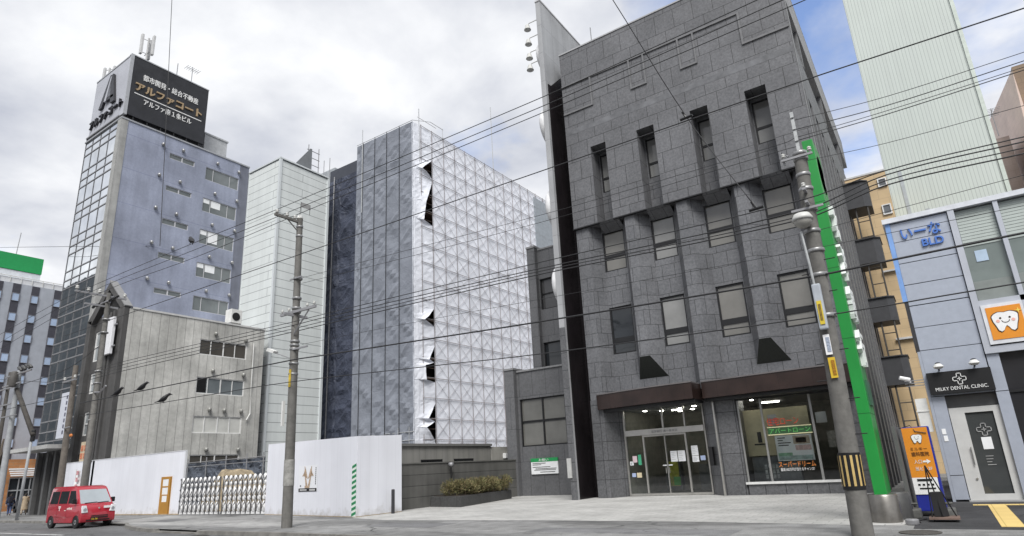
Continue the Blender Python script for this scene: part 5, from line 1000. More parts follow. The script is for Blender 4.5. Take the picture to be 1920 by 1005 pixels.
b = MB(); b.quad((1.58, 22.9, 5.68), (2.56, 22.9, 5.68), (2.56, 22.9, 8.62), (1.58, 22.9, 8.62)); p_ = b.build('pane', cg, DC); b = MB(); b.quad((2.68, 22.9, 5.68), (4.0, 22.9, 5.68), (4.0, 22.9, 8.62), (2.68, 22.9, 8.62)); p2_ = b.build('pane', cg, DC)
for u0, u1, pp_ in ((1.6, 2.54, p_), (2.7, 4.0, p2_)):
    b = MB()
    for k in range(10): b.add([(u0, 22.885, 7.55 + .1 * k), (u1, 22.885, 7.55 + .1 * k), (u1, 22.894, 7.645 + .1 * k), (u0, 22.894, 7.645 + .1 * k)], [(0, 1, 2, 3)])
    b.box(u0, u1, 22.88, 22.892, 7.42, 7.48); b.build('blind', cgb, pp_)
b = MB(); b.box(1.82, 2.12, 22.88, 22.893, 6.9, 7.25); b.build('window_sticker', mat('sticker_pale_blue', (.4, .5, .62), .4), p_)
b = MB(); b.box(1.6, 2.54, 22.885, 22.893, 5.7, 6.3); b.box(2.7, 4.0, 22.885, 22.893, 5.7, 6.35); b.build('lower_blind', mat('blind_dim', (.2, .22, .21), .5), p_)
bl_ = mat('letters_blue', (.07, .17, .5), .4, .05)
text('lettering', 'いーな', bl_, DC, 'y', 22.8, .08, 1.16, 8.02, 8.42, .06, -1, .015); text('lettering', 'BLD', bl_, DC, 'y', 22.8, .58, 1.16, 7.68, 7.92, .06, -1, .02)
nb = MB(); nb.box(-.15, 1.43, 22.62, 22.8, 3.06, 3.71); nbo = nb.build('name_board', black, DC)
text('lettering', 'MILKY DENTAL CLINIC.', wl, nbo, 'y', 22.62, .0, 1.28, 3.15, 3.25, .01)
def cross(mb, x, z, s_, w, y0, y1):
    # outline cross made of bars
    a = s_ / 6
    pts = [(-a, -3 * a), (a, -3 * a), (a, -a), (3 * a, -a), (3 * a, a), (a, a), (a, 3 * a), (-a, 3 * a), (-a, a), (-3 * a, a), (-3 * a, -a), (-a, -a)]
    for i in range(12):
        (xa, za), (xb, zb) = pts[i], pts[(i + 1) % 12]
        mb.box(x + min(xa, xb) - w / 2, x + max(xa, xb) + w / 2, y0, y1, z + min(za, zb) - w / 2, z + max(za, zb) + w / 2)
    mb.box(x - a, x + a, y0, y1, z - w / 2, z + w / 2); mb.box(x - w / 2, x + w / 2, y0, y1, z - a, z + a)
b = MB(); cross(b, .64, 3.46, .32, .018, 22.605, 22.618); b.build('cross_emblem', wl, nbo)
for x in (.2, 1.08):
    b = MB(); b.tube([(x, 22.8, 3.78), (x, 22.6, 3.78), (x, 22.5, 3.82)], .025, 6); b.lathe([(.03, .19), (.07, .17), (.075, .1), (.05, .09)], (x, 22.5, 3.8), 12); l_ = b.build('board_lamp', dark_metal, DC, True, auto=40)
    b = MB(); b.lathe([(.06, .1), (.13, .02), (.14, -.01), (.09, -.06), (.05, -.07)], (x, 22.5, 3.86), 12); b.build('lamp_shade', offwhite, l_, True, auto=40)
# tooth sign
b = MB(); b.box(1.585, 2.56, 22.68, 22.76, 4.34, 5.52); ts = b.build('tooth_sign', mat('sign_frame_white', (.62, .63, .66), .4), DC)
b = MB(); b.box(1.68, 2.5, 22.665, 22.678, 4.46, 5.42); b.build('orange_field', mat('sign_orange', (.68, .25, .02), .5, .04), ts)
def tooth(mb, x, z, s_, y0, y1, axis='y'):
    pts = []
    for t in range(0, 21):
        a = pi * t / 20; pts.append((.5 * cos(a) * (1 + .04 * sin(2 * a)), .22 + .24 * sin(a) - .06 * max(0, 1 - abs(t - 10) / 3)))
    pts += [(-.47, 0), (-.4, -.2), (-.34, -.42), (-.24, -.5), (-.14, -.44), (-.07, -.3), (0, -.22), (.07, -.3), (.14, -.44), (.24, -.5), (.34, -.42), (.4, -.2), (.47, 0)]
    mb.prism([(x + a * s_, z + c * s_) for a, c in pts], y0, y1, axis)
tk = mat('tooth_outline', (.05, .03, .02), .5)
b = MB(); tooth(b, 2.08, 4.98, .66, 22.655, 22.664); b.build('tooth_outline', tk, ts); b = MB(); tooth(b, 2.08, 4.98, .61, 22.645, 22.654); b.build('tooth', white, ts)
b = MB(); b.lathe([(.028, 0), (.028, .008)], (1.97, 22.636, 5.07), 10, 'y'); b.lathe([(.028, 0), (.028, .008)], (2.19, 22.636, 5.07), 10, 'y'); b.tube([(2.08 + .09 * cos(a), 22.64, 5.0 + .07 * sin(a)) for a in [pi + pi * k / 8 for k in range(9)]], .009, 4); b.build('smile', tk, ts)
b = MB(); b.lathe([(.045, 0), (.045, .006)], (1.9, 22.638, 4.99), 12, 'y'); b.lathe([(.045, 0), (.045, .006)], (2.26, 22.638, 4.99), 12, 'y'); b.build('cheeks', mat('cheek_pink', (.75, .42, .36), .6), ts)
b = MB(); b.prism([(2.42 + r_ * cos(a), 5.24 + r_ * sin(a)) for a, r_ in [(pi * k / 4, .09 if k % 2 == 0 else .025) for k in range(8)]], 22.65, 22.66, 'y'); b.build('sparkle', mat('sparkle_yellow', (.8, .6, .1), .5), ts)
# ground floor of the clinic
b = MB(); b.box(-.16, .17, 22.8, 22.95, .74, 3.0); b.box(-.16, .17, 22.8, 22.95, .06, .72); b.box(1.42, 1.72, 22.8, 22.95, 0, 3.0); b.box(1.42, 1.72, 22.8, 22.95, 3.02, 4.1); b.build('pier_panel', dp, DC)
b = MB(); b.box(.17, 1.42, 23.0, 23.05, 2.66, 3.05); b.build('door_head', mat('head_grey', (.12, .12, .12), .5), DC)
b = MB(); b.box(1.72, 12, 22.9, 23.0, 0, 4.1); b.build('dark_shopfront', pane('shopfront_dark', (.03, .03, .033), .08, .5), DC)
b = MB(); b.box(1.72, 4, 22.86, 22.9, 2.95, 3.02); b.build('shopfront_rail', dark_metal, DC)
dw = mat('door_white', (.50, .50, .49), .45, .06)
b = MB(); b.wall('y', 22.9, .19, 1.42, .03, 2.64, [(.56, 1.24, .2, 2.48)], .06, 1); do = b.build('clinic_door', dw, DC)
b = MB(); b.quad((.56, 22.95, .2), (1.24, 22.95, .2), (1.24, 22.95, 2.48), (.56, 22.95, 2.48)); b.build('door_pane', pane('door_glass', (.05, .054, .055), .05, .5), do)
b = MB(); cross(b, .92, 1.98, .34, .02, 22.93, 22.945); b.build('cross_emblem', mat('cross_grey', (.36, .36, .36), .5), do)
b = MB(); b.box(.8, 1.04, 22.935, 22.945, 1.42, 1.76); b.build('door_notice', paper, do)
b = MB(); [b.box(.8, .8 + .2 * (1, .6, .8, .9)[k], 22.935, 22.945, .98 + .08 * k, .998 + .08 * k) for k in range(4)]; b.build('door_lettering', mat('cross_grey', (0, 0, 0)), do)
b = MB(); b.tube([(.5, 22.85, 1.0), (.5, 22.85, 1.5)], .018, 6); b.lathe([(.03, 0), (.03, -.03)], (.47, 22.9, .62), 10, 'y'); b.build('door_handle', steel, do)
b = MB(); b.box(-.1, .0, 22.785, 22.8, 1.9, 2.06); b.box(-.09, .01, 22.785, 22.8, 1.7, 1.86); b.build('wall_plates', paper, DC)
b = MB(); b.box(.15, 1.45, 22.55, 22.95, -.01, .035); b.build('door_step', mat('step_grey', (.28, .28, .28), .7), DC)
b = MB(); b.box(-.6, -.3, 22.9, 22.96, 2.0, 3.0); b.box(-.62, -.28, 22.88, 22.9, 2.6, 2.64); b.build('meter_pipes', offwhite, DC)
CM = thing('security_camera', 'white security camera on a bracket beside the clinic corner', 'camera', (-.35, 22.6, 3.6))
b = MB(); [b.box(-.75, -.2, 22.82, 22.85, z, z + .025) for z in (3.38, 3.46, 3.54)]; b.build('bracket', grey_metal, CM)
b = MB(); b.tube([(-.85, 22.6, 3.66), (-.6, 22.7, 3.58)], .06, 8); b.tube([(-.65, 22.7, 3.6), (-.6, 22.8, 3.5)], .03, 6); b.build('camera_body', white, CM, True, auto=40)
tac = brick('tactile_yellow', (.72, .53, .20), (.68, .50, .19), (.5, .36, .12), .3, .3, .012, off=0, rough=.7, var=.1, bump=.3)
b = MB(); b.box(.2, 1.75, 21.35, 21.68, .002, .012); b.box(.52, .9, 16.0, 21.35, .002, .0119); tag(b.build('tactile_paving', tac), 'yellow tactile paving in a T shape before the clinic door', 'tactile paving')
b = MB(); b.lathe([(.36, .005), (.36, .016), (.3, .018), (.3, .012)], (-.8, 14.9, 0), 24); tag(b.build('manhole_cover', mat('iron_cover', (.07, .065, .06), .7, .3, 20)), 'round dark manhole cover in the pavement beside the lamp pole', 'manhole cover')

# ================================================================== CLINIC STAND SIGN and its trolley
OS = thing('stand_sign', 'orange upright clinic sign with a white tooth on a deep blue case', 'sign', (-.62, 18.3, 0))
b = MB(); b.box(-.9, -.33, 18.22, 18.75, .12, 2.06); cs = b.build('blue_case', mat('case_blue', (.02, .03, .26), .35, .1), OS, bevel=.02)
b = MB(); b.box(-.9, -.37, 18.2, 18.218, .88, 2.04); b.build('orange_panel', mat('sign_orange', (0, 0, 0)), OS)
b = MB(); b.box(-.9, -.39, 18.2, 18.218, .5, .88); b.build('white_panel', white, OS)
b = MB(); tooth(b, -.62, 1.78, .235, 18.188, 18.198); b.build('tooth_outline', tk, OS); b = MB(); tooth(b, -.62, 1.78, .215, 18.178, 18.187); b.build('tooth', white, OS)
b = MB(); b.tube([(-.62 + .035 * cos(a), 18.176, 1.79 + .025 * sin(a)) for a in [pi + pi * k / 6 for k in range(7)]], .004, 4); b.ball((-.66, 18.176, 1.82), .009, .003, .009, 6, 4); b.ball((-.58, 18.176, 1.82), .009, .003, .009, 6, 4); b.build('smile', tk, OS)
br = mat('letters_brown', (.13, .05, .01), .5)
text('lettering', 'ミルキー', br, OS, 'y', 18.198, -.8, -.46, 1.5, 1.58, .004); text('lettering', '歯科医院', br, OS, 'y', 18.198, -.8, -.44, 1.37, 1.475, .004, -1, .01)
text('lettering', '入口', wl, OS, 'y', 18.198, -.78, -.62, 1.2, 1.29, .004); text('lettering', '当ビル2F', wl, OS, 'y', 18.198, -.78, -.44, 1.04, 1.13, .004)
b = MB(); b.prism([(-.6, 1.225), (-.52, 1.225), (-.52, 1.19), (-.44, 1.245), (-.52, 1.3), (-.52, 1.265), (-.6, 1.265)], 18.19, 18.198, 'y'); b.build('arrow', wl, OS)
b = MB(); b.box(-.8, -.5, 18.19, 18.198, .8, .85); [b.box(-.8 + .09 * k, -.75 + .09 * k, 18.19, 18.198, .7, .74) for k in range(4)]; b.box(-.78, -.46, 18.19, 18.198, .62, .65); b.build('panel_print', dark_metal, OS)
b = MB(); b.tube([(-.95, 18.3, 2.04), (-.7, 18.25, 2.1), (-.62, 18.18, 1.95), (-.4, 18.18, 1.9)], .01, 5); b.build('loose_cord', wire_m, OS)
for (x, y, nx) in ((-.98, 17.95, 1), (-.3, 17.95, 1)):
    b = MB(); b.box(x - .13, x + .13, y - .25, y + .45, .0, .2); b.tube([(x - .12, y - .25, .2), (x - .12, y - .1, .32), (x + .1, y - .1, .32)], .03, 6); b.build('base_weight', mat('weight_grey', (.11, .11, .105), .7, .3, 6), OS, bevel=.03)
TR = thing('display_trolley', 'black folding tripod frame on a small wheeled base before the orange sign', 'trolley', (-.5, 17.2, 0))
b = MB(); b.tube([(-.55, 17.1, 1.18), (-.62, 17.0, .1)], .014, 6); b.tube([(-.55, 17.1, 1.18), (-.18, 17.2, .1)], .014, 6); b.tube([(-.55, 17.1, 1.18), (-.42, 17.0, .1)], .014, 6); b.build('frame', black, TR)
b = MB(); b.add([(-.58, 17.02, .1), (-.42, 17.02, .1), (-.42, 17.02, .62), (-.58, 17.02, .62), (-.52, 17.16, .1), (-.3, 17.16, .1), (-.34, 17.16, .62), (-.5, 17.16, .62)], [(0, 1, 2, 3), (7, 6, 5, 4), (0, 4, 5, 1), (1, 5, 6, 2), (2, 6, 7, 3), (3, 7, 4, 0)]); b.build('black_bag', rubber, TR, bevel=.015)
b = MB(); b.box(-.68, -.12, 16.85, 17.35, .06, .1); b.build('base_board', mat('base_brown', (.16, .11, .09), .8, .3, 5), TR)
for x in (-.62, -.18):
    for y in (16.9, 17.3): MB().lathe([(.01, -.015), (.045, -.015), (.045, .015), (.01, .015)], (x, y, .045), 10, 'x').build('wheel', rubber, TR)
CN = thing('cable_drum', 'small grey cylinder weight on the ground at the forecourt edge', 'weight', (-.98, 16.3, 0))
b = MB(); b.lathe([(.12, .01), (.13, .03), (.13, .1), (.11, .12)], (-.98, 16.35, 0), 14); b.build('drum', grey_metal, CN, True, auto=40)
b = MB(); b.tube([(-.98, 16.45, .05), (-.85, 16.7, .02), (-.9, 17.1, .02), (-.75, 17.5, .02)], .012, 5); b.build('cord', wire_m, CN)

# ================================================================== BACKGROUND BUILDINGS ON THE RIGHT
RT = thing('ribbed_tower', 'tall pale green grey tower with fine vertical ribbed cladding and no windows', 'building', (3.4, 54, 0))
rib = brick('ribbed_cladding', (.50, .545, .51), (.49, .53, .50), (.31, .34, .325), .215, 200, .014, off=0, rough=.45, var=.05, vs=.15, streak=.04, bump=.3)
b = MB(); b.box(.15, 6.55, 50, 60, 0, 62); b.build('wall', rib, RT)
b = MB(); b.box(6.55, 6.78, 49.9, 60, 0, 62); b.build('corner_trim', mat('tower_trim', (.5, .55, .5), .5), RT)
b = MB(); b.box(.9, 1.12, 49.97, 50.0, 17.2, 20.8); b.box(1.95, 2.2, 49.97, 50.0, 14, 17.6); b.build('louvre_strip', mat('louvre_grey', (.36, .39, .41), .5), RT)
TB = thing('tan_building', 'tan tiled building seen between the bank and the ribbed tower', 'building', (-1, 48, 0))
tan = brick('tan_tile', (.53, .395, .23), (.5, .37, .215), (.40, .30, .19), 1.1, .62, .012, rough=.6, var=.12, bump=.1)
b = MB(); b.box(-3.0, .12, 45.0, 56, 0, 19.25); b.build('wall', tan, TB)
b = MB(); b.box(-3.0, .14, 44.95, 56, 19.25, 19.36); b.box(-1.4, -.1, 44.8, 45, 8.0, 8.12); b.box(-1.3, -.2, 44.8, 45, 12.4, 12.5); b.build('trim', mat('tan_trim', (.5, .5, .5), .6), TB)
for x0, x1, z0, z1 in ((-.42, .1, 18.15, 18.75), (-.5, .02, 16.2, 16.9), (-.55, -.05, 14.3, 14.9)):
    window(TB, 'y', 44.9, x0, x1, z0, z1, pane('tan_pane', (.12, .13, .14), .06, .5), wf, .07, (), (), .09, 1)
PB = thing('pink_building', 'pale pink tiled building at the upper right corner with a brown side', 'building', (12, 60, 0))
b = MB(); b.add([(10.5, 60, 0), (9.3, 70, 0), (9.3, 70, 31), (10.5, 60, 31.0)], [(0, 1, 2, 3)]); b.box(9.32, 22, 70, 80, 0, 30.9)
b.add([(9.3, 55.2, 0), (10.45, 60.0, 0), (10.45, 60.0, 31), (9.3, 55.2, 22.5)], [(0, 1, 2, 3)]); b.build('pink_wall', brick('pink_tile', (.80, .645, .57), (.76, .61, .54), (.65, .52, .46), .9, .45, .01, rough=.6, var=.08), PB)
b = MB(); b.box(10.46, 22, 60, 70, 0, 31.1); b.build('brown_wall', brick('brown_tile', (.22, .155, .10), (.2, .14, .095), (.15, .11, .08), .9, .5, .012, rough=.6, var=.15), PB)
b = MB(); b.box(7.6, 9.3, 62, 66, 0, 26.1); b.build('lower_wing', brick('pink_tile_dim', (.36, .29, .27), (.34, .27, .25), (.28, .23, .21), .9, .5, .012, rough=.6, var=.1), PB)
for z in (15.0, 17.8, 20.4): window(PB, 'y', 54.9, 9.5, 9.9, z, z + 1.1, darkpane, dark_metal, .05, (), (), .08, 1)
yagi((8.6, 61.5, 26.1), 2.6, 'television antenna on the pink building roof beside the ribbed tower', 6, 1.3)

# ================================================================== LEFT END OF THE STREET
GB = thing('hotel_block', 'grey hotel block with dark vertical window bands at the far left', 'building', (-96, 30, 0))
b = MB(); b.box(-100, -88.02, 18.5, 38, 0, 25.85); b.build('wall', mat('hotel_grey', (.35, .372, .415), .65, .08, 1.2, streak=.06), GB)
dk = mat('hotel_dark_band', (.055, .055, .068), .5, .15); hp = pane('hotel_pane', (.36, .45, .6), .06, .5)
for yb in (23.05, 24.8, 26.7, 29.05):
    b = MB(); b.box(-88.02, -87.96, yb, yb + .78, 2, 25.8); b.build('dark_band', dk, GB)
    for k in range(9): window(GB, 'x', -87.88, yb + .02, yb + .76, 23.67 - 2.42 * k, 24.65 - 2.42 * k, hp, mat('hotel_frame', (.2, .2, .22), .5), .05, (), (), .05, -1)
b = MB(); b.box(-99, -88.1, 19, 37, 25.85, 26.5); b.build('parapet', mat('parapet_white', (.62, .63, .65), .5, .05), GB)
b = MB(); [b.box(-88.05, -88.0, y, y + .06, 25.9, 26.7) for y in [20 + 1.1 * k for k in range(15)]]; b.box(-88.06, -87.99, 19, 37, 26.6, 26.68); b.build('parapet_rail', offwhite, GB)
b = MB(); b.box(-98, -91.5, 20, 28.4, 26.4, 28.4); b.build('roof_room', mat('roof_room', (.55, .57, .6), .6), GB)
gb = MB(); gb.box(-98, -91.4, 19, 28.45, 28.45, 30.5); tag(gb.build('roof_billboard', mat('billboard_green', (.012, .25, .07), .5, .05)), 'plain green billboard on the grey hotel block roof', 'billboard')
tag(MB().tube([(-91.5, 25.5, 30.5), (-91.5, 25.6, 33.4)], .05, 5).build('roof_mast', grey_metal), 'thin mast standing on the green billboard', 'mast')
BS = thing('corner_shop', 'low brick faced shop with white striped awning beneath the grey hotel', 'building', (-84, 27, 0))
bk = brick('shop_brick', (.42, .19, .075), (.34, .15, .06), (.3, .2, .12), 1.1, .3, .02, rough=.7, var=.3, vs=.8)
b = MB(); b.wall('x', -80, 23.6, 30, 0, 5.1, [(25.2, 28.0, .6, 3.3)], .3, -1); b.wall('y', 23.6, -87, -80, 0, 5.1); b.add([(-80, 23.6, 5.1), (-80, 30, 5.1), (-87, 30, 5.1), (-87, 23.6, 5.1)], [(0, 1, 2, 3)]); b.build('brick_wall', bk, BS)
b = MB(); [b.box(-80 + .25 * k, -79.9 + .25 * k, 25.0, 28.2, 4.05 - .22 * k, 4.18 - .22 * k) for k in range(4)]; b.build('awning', white, BS)
window(BS, 'x', -80.2, 25.2, 28.0, .6, 3.3, darkpane, alu, .12, (26.1, 27.1), (2.0,), .1, -1)
b = MB(); b.prism([(-79.9, 28.6), (-79.2, 28.6), (-79.2, 32), (-79.9, 32)], 0, .9); b.build('steps', mat('step_grey', (0, 0, 0)), BS)
VS = thing('vertical_sign', 'white vertical shop sign with dark characters beside the tower canopy', 'sign', (-52.6, 19.2, 6.5))
b = MB(); b.box(-53.4, -52.1, 19.15, 19.4, 5.3, 8.6); f_ = b.build('face', mat('sign_pale_blue', (.55, .57, .63), .5, .06), VS, bevel=.03)
b = MB(); [b.box(-52.45, -52.25, 19.13, 19.148, 5.6 + .42 * k, 5.85 + .42 * k) for k in range(7)]; b.build('characters', mat('chars_dark', (.12, .12, .16), .5, .5, 14), f_)
b = MB(); [b.box(-52.1, -51.7, 19.2, 19.3, z, z + .08) for z in (5.8, 8.0)]; b.build('bracket', grey_metal, VS)
NB = thing('banner', 'white upright banner with pink characters beside the rear of the red van', 'banner', (-44.5, 17.5, 0))
b = MB(); b.tube([(-44.9, 17.5, 0), (-44.9, 17.5, 2.9)], .02, 5); b.build('pole', offwhite, NB)
b = MB(); vs = []
for i in range(9):
    for j in range(4): vs.append((-44.88 + .75 * j / 3, 17.5 + .05 * sin(i * 1.1 + j), 1.1 + 1.7 * i / 8))
b.add(vs, [(i * 4 + j, i * 4 + j + 1, i * 4 + j + 5, i * 4 + j + 4) for i in range(8) for j in range(3)]); cl_ = b.build('cloth', white, NB, recalc=False)
b = MB(); [b.box(-44.6, -44.35, 17.4, 17.42, 1.35 + .4 * k, 1.6 + .4 * k) for k in range(4)]; b.build('characters', mat('chars_pink', (.6, .3, .32), .5, .4, 14), cl_)
VM = thing('vending_cabinet', 'cream cabinet with red square pictures behind the hoarding end', 'cabinet', (-51.5, 20.25, 3.6))
b = MB(); b.box(-51.9, -50.3, 20.3, 20.55, 3.64, 5.0); cbn = b.build('cabinet', mat('cabinet_cream', (.5, .42, .3), .6), VM)
b = MB(); [b.box(-51.8 + .5 * i, -51.45 + .5 * i, 20.28, 20.298, 3.8 + .55 * j, 4.2 + .55 * j) for i in range(3) for j in range(2)]; b.build('pictures', mat('pics_red', (.5, .18, .1), .5, .5, 9), cbn)
BT = thing('bare_tree', 'small bare street tree with lopped limbs left of the brick shop', 'tree', (-65.5, 19.8, 0))
b = MB(); b.tube([(-65.5, 19.8, -.05), (-65.6, 19.8, 2.2), (-65.3, 19.7, 4.2)], .3, 9, .2); b.build('trunk', mat('bark', (.09, .075, .06), .95, .35, 6, .5, 20), BT, True)
b = MB(); b.tube([(-65.4, 19.7, 3.9), (-64.2, 19.5, 4.9), (-62.9, 19.4, 5.3)], .17, 7, .06); b.tube([(-65.5, 19.8, 3.2), (-64.4, 19.6, 3.9), (-63.9, 19.6, 4.0)], .14, 7, .07); b.tube([(-65.4, 19.8, 4.0), (-66.2, 19.9, 5.4), (-66.3, 20, 6.2)], .15, 7, .06); b.tube([(-63.8, 19.45, 5.0), (-63.5, 19.3, 5.8)], .06, 5, .03); b.build('limbs', mat('bark', (0, 0, 0)), BT, True)
CAR = thing('dark_car', 'dark car parked side on behind the banner, only its upper side visible', 'car', (-70, 24, 0))
prof = [(-2.0, .3), (-2.05, .8), (-1.9, .95), (-1.2, 1.05), (-.6, 1.45), (.9, 1.48), (1.5, 1.05), (2.0, .95), (2.05, .4), (1.9, .28)]
b = MB(); b.prism([(-70 + x, z) for x, z in prof], 23.2, 24.8, 'y'); b.build('body', mat('car_dark', (.02, .02, .025), .25, .1, coat=.6), CAR, bevel=.06)
b = MB(); b.prism([(-71.1, 1.08), (-70.55, 1.38), (-69.2, 1.4), (-68.7, 1.08)], 23.17, 24.83, 'y'); b.build('windows', darkpane, CAR)
for x in (-71.3, -68.7):
    for y in (23.2, 24.6): MB().lathe([(.05, 0), (.31, 0), (.32, .1), (.31, .2), (.05, .2)], (x, y, .31), 14, 'y').build('wheel', rubber, CAR, True, auto=40)
# two office fronts across the street, seen mirrored in the glass
OB = thing('opposite_office', 'tall grey office block across the street, mirrored in the tower glass', 'building', (-143, -20, 0))
b = MB(); b.box(-175, -112, -30, -10, 0, 44); b.build('wall', brick('office_grid', (.06, .075, .085), (.045, .06, .07), (.09, .1, .1), 3, 3.4, .18, off=0, rough=.5, var=.15), OB)
OB2 = thing('opposite_shops', 'beige two storey shop row across the street, mirrored in the bank window', 'building', (-14, -18, 0))
b = MB(); b.box(-34, 8, -26, -13, 0, 8.5); b.build('wall', brick('shops_beige', (.36, .32, .24), (.33, .29, .22), (.14, .13, .11), 3.2, 3.0, .14, off=0, rough=.7, var=.2), OB2)
b = MB(); [b.box(x, x + 1.8, -13.0, -12.95, 4, 5.6) for x in range(-32, 6, 4)]; [b.box(x, x + 3, -13.0, -12.95, .3, 2.6) for x in range(-32, 4, 5)]; b.build('window', darkpane, OB2)

# ================================================================== RED VAN (own coordinates: +X forward, -Y is the driver's side)
VN = lthing('van', 'small red postal van driving past the white hoarding with yellow number plate', 'van', (-36.6, 14.72, -.12), .04)
VN.scale = (1.05, 1.05, 1.05)
redp = mat('van_red', (.36, .016, .03), .22, .06, 1.0, coat=.8, spec=.5)
def arch(cx, r, n=8): return [(cx - r * cos(pi * i / n), .24 + r * .0 + (r) * sin(pi * i / n)) for i in range(n + 1)]
XR, XF = -1.2, 1.23       # axles
low = [(-1.68, .36), (-1.69, .26)] + arch(XR, .33) + arch(XF, .33) + [(1.68, .26), (1.71, .38), (1.69, .62), (1.66, .8), (1.56, .96), (1.40, 1.02), (-1.68, 1.02)]
b = MB(); b.prism(low, -.735, .735, 'y'); bd = b.build('body', redp, VN, bevel=.028, local=True, smooth=True, auto=35)
# greenhouse: tapered upper body
hi = [(1.42, 1.0), (.86, 1.72), (.72, 1.82), (.4, 1.875), (-1.4, 1.875), (-1.6, 1.80), (-1.68, 1.0)]
v = []; 
for s_ in (-1, 1):
    for x, z in hi: v.append((x, s_ * (.733 - .085 * (z - 1.0) / .87), z))
n = len(hi); b = MB(); b.add(v, [tuple(range(n)), tuple(range(2 * n - 1, n - 1, -1))] + [(i, (i + 1) % n, n + (i + 1) % n, n + i) for i in range(n)]); b.build('cabin', redp, bd, bevel=.035, local=True, smooth=True, auto=40)
sy = lambda z: .733 - .085 * (z - 1.0) / .87
vg = pane('van_glass', (.018, .02, .022), .04, .6); vgw = pane('van_windscreen', (.30, .33, .35), .05, .9)
for s_ in (-1, 1):
    for pts in ([(1.12, 1.1), (.72, 1.1), (.30, 1.1), (.30, 1.66), (.78, 1.66)], [(.2, 1.1), (-.62, 1.1), (-.62, 1.66), (.2, 1.66)], [(-.72, 1.1), (-1.5, 1.1), (-1.46, 1.66), (-.72, 1.66)]):
        b = MB(); b.add([(x, s_ * (sy(z) + .004), z) for x, z in pts] + [(x, s_ * (sy(z) - .01), z) for x, z in pts], [tuple(range(len(pts))), tuple(range(2 * len(pts) - 1, len(pts) - 1, -1))] + [(i, (i + 1) % len(pts), len(pts) + (i + 1) % len(pts), len(pts) + i) for i in range(len(pts))]); b.build('side_window', vg, VN, local=True)
    b = MB(); b.box(1.08, 1.17, s_ * .75, s_ * .92, 1.08, 1.3); b.box(1.1, 1.15, s_ * .70, s_ * .78, 1.06, 1.12); b.build('mirror', black, VN, bevel=.03, local=True)
    b = MB(); b.prism([(s_ * .46, .68), (s_ * .72, .66), (s_ * .725, .98), (s_ * .55, .98)], 1.6, 1.715, 'x'); hl = b.build('headlight', mat('headlight', (.75, .76, .78), .12, .15, 30, coat=.8), VN, bevel=.02, local=True)
    b = MB(); b.lathe([(.07, 0), (.075, .012)], (1.712, s_ * .6, .8), 14, 'x'); b.build('lamp_bowl', mat('bowl_grey', (.3, .31, .33), .2), hl, local=True)
    for xa in (XR, XF):
        b = MB(); b.lathe([(.17, -.08), (.25, -.085), (.275, -.06), (.275, .06), (.25, .085), (.17, .08)], (xa, s_ * .655, .275), 22, 'y'); w = b.build('wheel', rubber, VN, True, local=True, auto=40)
        b = MB(); b.lathe([(.03, .075), (.08, .082), (.165, .07), (.175, .05), (.175, -.02), (.03, -.02)], (xa, s_ * .655, .275), 18, 'y') if s_ > 0 else b.lathe([(.03, -.075), (.08, -.082), (.165, -.07), (.175, -.05), (.175, .02), (.03, .02)], (xa, s_ * .655, .275), 18, 'y'); b.build('rim', mat('rim_silver', (.55, .56, .57), .35, .1, metal=.5), w, True, local=True, auto=40)
    b = MB(); b.box(XR - .34, XR + .34, s_ * .3, s_ * .6, .3, .58); b.box(XF - .34, XF + .34, s_ * .3, s_ * .6, .3, .58); b.build('wheel_well', black, VN, local=True)
    b = MB(); b.box(.24, .255, s_ * .734, s_ * .738, .38, 1.0); b.box(-.67, -.655, s_ * .734, s_ * .738, .38, 1.0); b.box(-1.5, 1.0, s_ * .734, s_ * .739, .50, .512); b.box(.12, .22, s_ * .735, s_ * .75, .84, .87); b.box(-.6, -.5, s_ * .735, s_ * .75, .84, .87); b.build('door_seams', mat('seam_dark_red', (.12, .008, .01), .5), VN, local=True)
    b = MB()
    def mk(x0, x1, z0, z1): b.box(x0, x1, s_ * .736, s_ * .741, z0, z1)
    mk(-.55, -.33, .955, .985); mk(-.55, -.33, .905, .935); mk(-.46, -.42, .78, .905); b.build('post_mark', white, VN, local=True)
    b = MB(); [mk(.3 + .1 * k, .37 + .1 * k, .83 + .01 * (k % 2), .9 + .012 * (k % 3)) for k in range(5)]; mk(.05, .2, .78, .81); b.build('side_lettering', mat('lettering_pale', (.7, .66, .62), .5, .2), VN, local=True)
def ws(a, y, off):  # point on the windscreen plane
    x0, z0, x1, z1 = 1.42, 1.0, .86, 1.72; nx, nz = (z1 - z0), (x0 - x1); l = sqrt(nx * nx + nz * nz)
    return (x0 + (x1 - x0) * a + nx / l * off, y, z0 + (z1 - z0) * a + nz / l * off)
b = MB(); b.add([ws(.1, -.66, .006), ws(.1, .66, .006), ws(.95, .585, .006), ws(.95, -.585, .006), ws(.1, -.66, -.01), ws(.1, .66, -.01), ws(.95, .585, -.01), ws(.95, -.585, -.01)], [(0, 1, 2, 3), (7, 6, 5, 4), (0, 4, 5, 1), (1, 5, 6, 2), (2, 6, 7, 3), (3, 7, 4, 0)]); wsn = b.build('windscreen', vgw, VN, local=True)
b = MB(); b.tube([ws(.1, -.5, .025), ws(.14, .05, .02)], .012, 4); b.tube([ws(.1, .05, .025), ws(.14, .55, .02)], .012, 4); b.build('wipers', black, wsn, local=True)
b = MB(); b.box(1.7, 1.72, -.3, .42, .40, .47); b.box(1.7, 1.72, -.3, .42, .50, .54); b.box(1.69, 1.718, -.5, .5, .3, .37); b.build('grille', mat('grille_dark', (.03, .006, .008), .5), VN, local=True)
b = MB(); b.box(1.71, 1.735, -.32, .0, .33, .46); pl = b.build('number_plate', mat('plate_black', (.02, .02, .02), .5), VN, local=True)
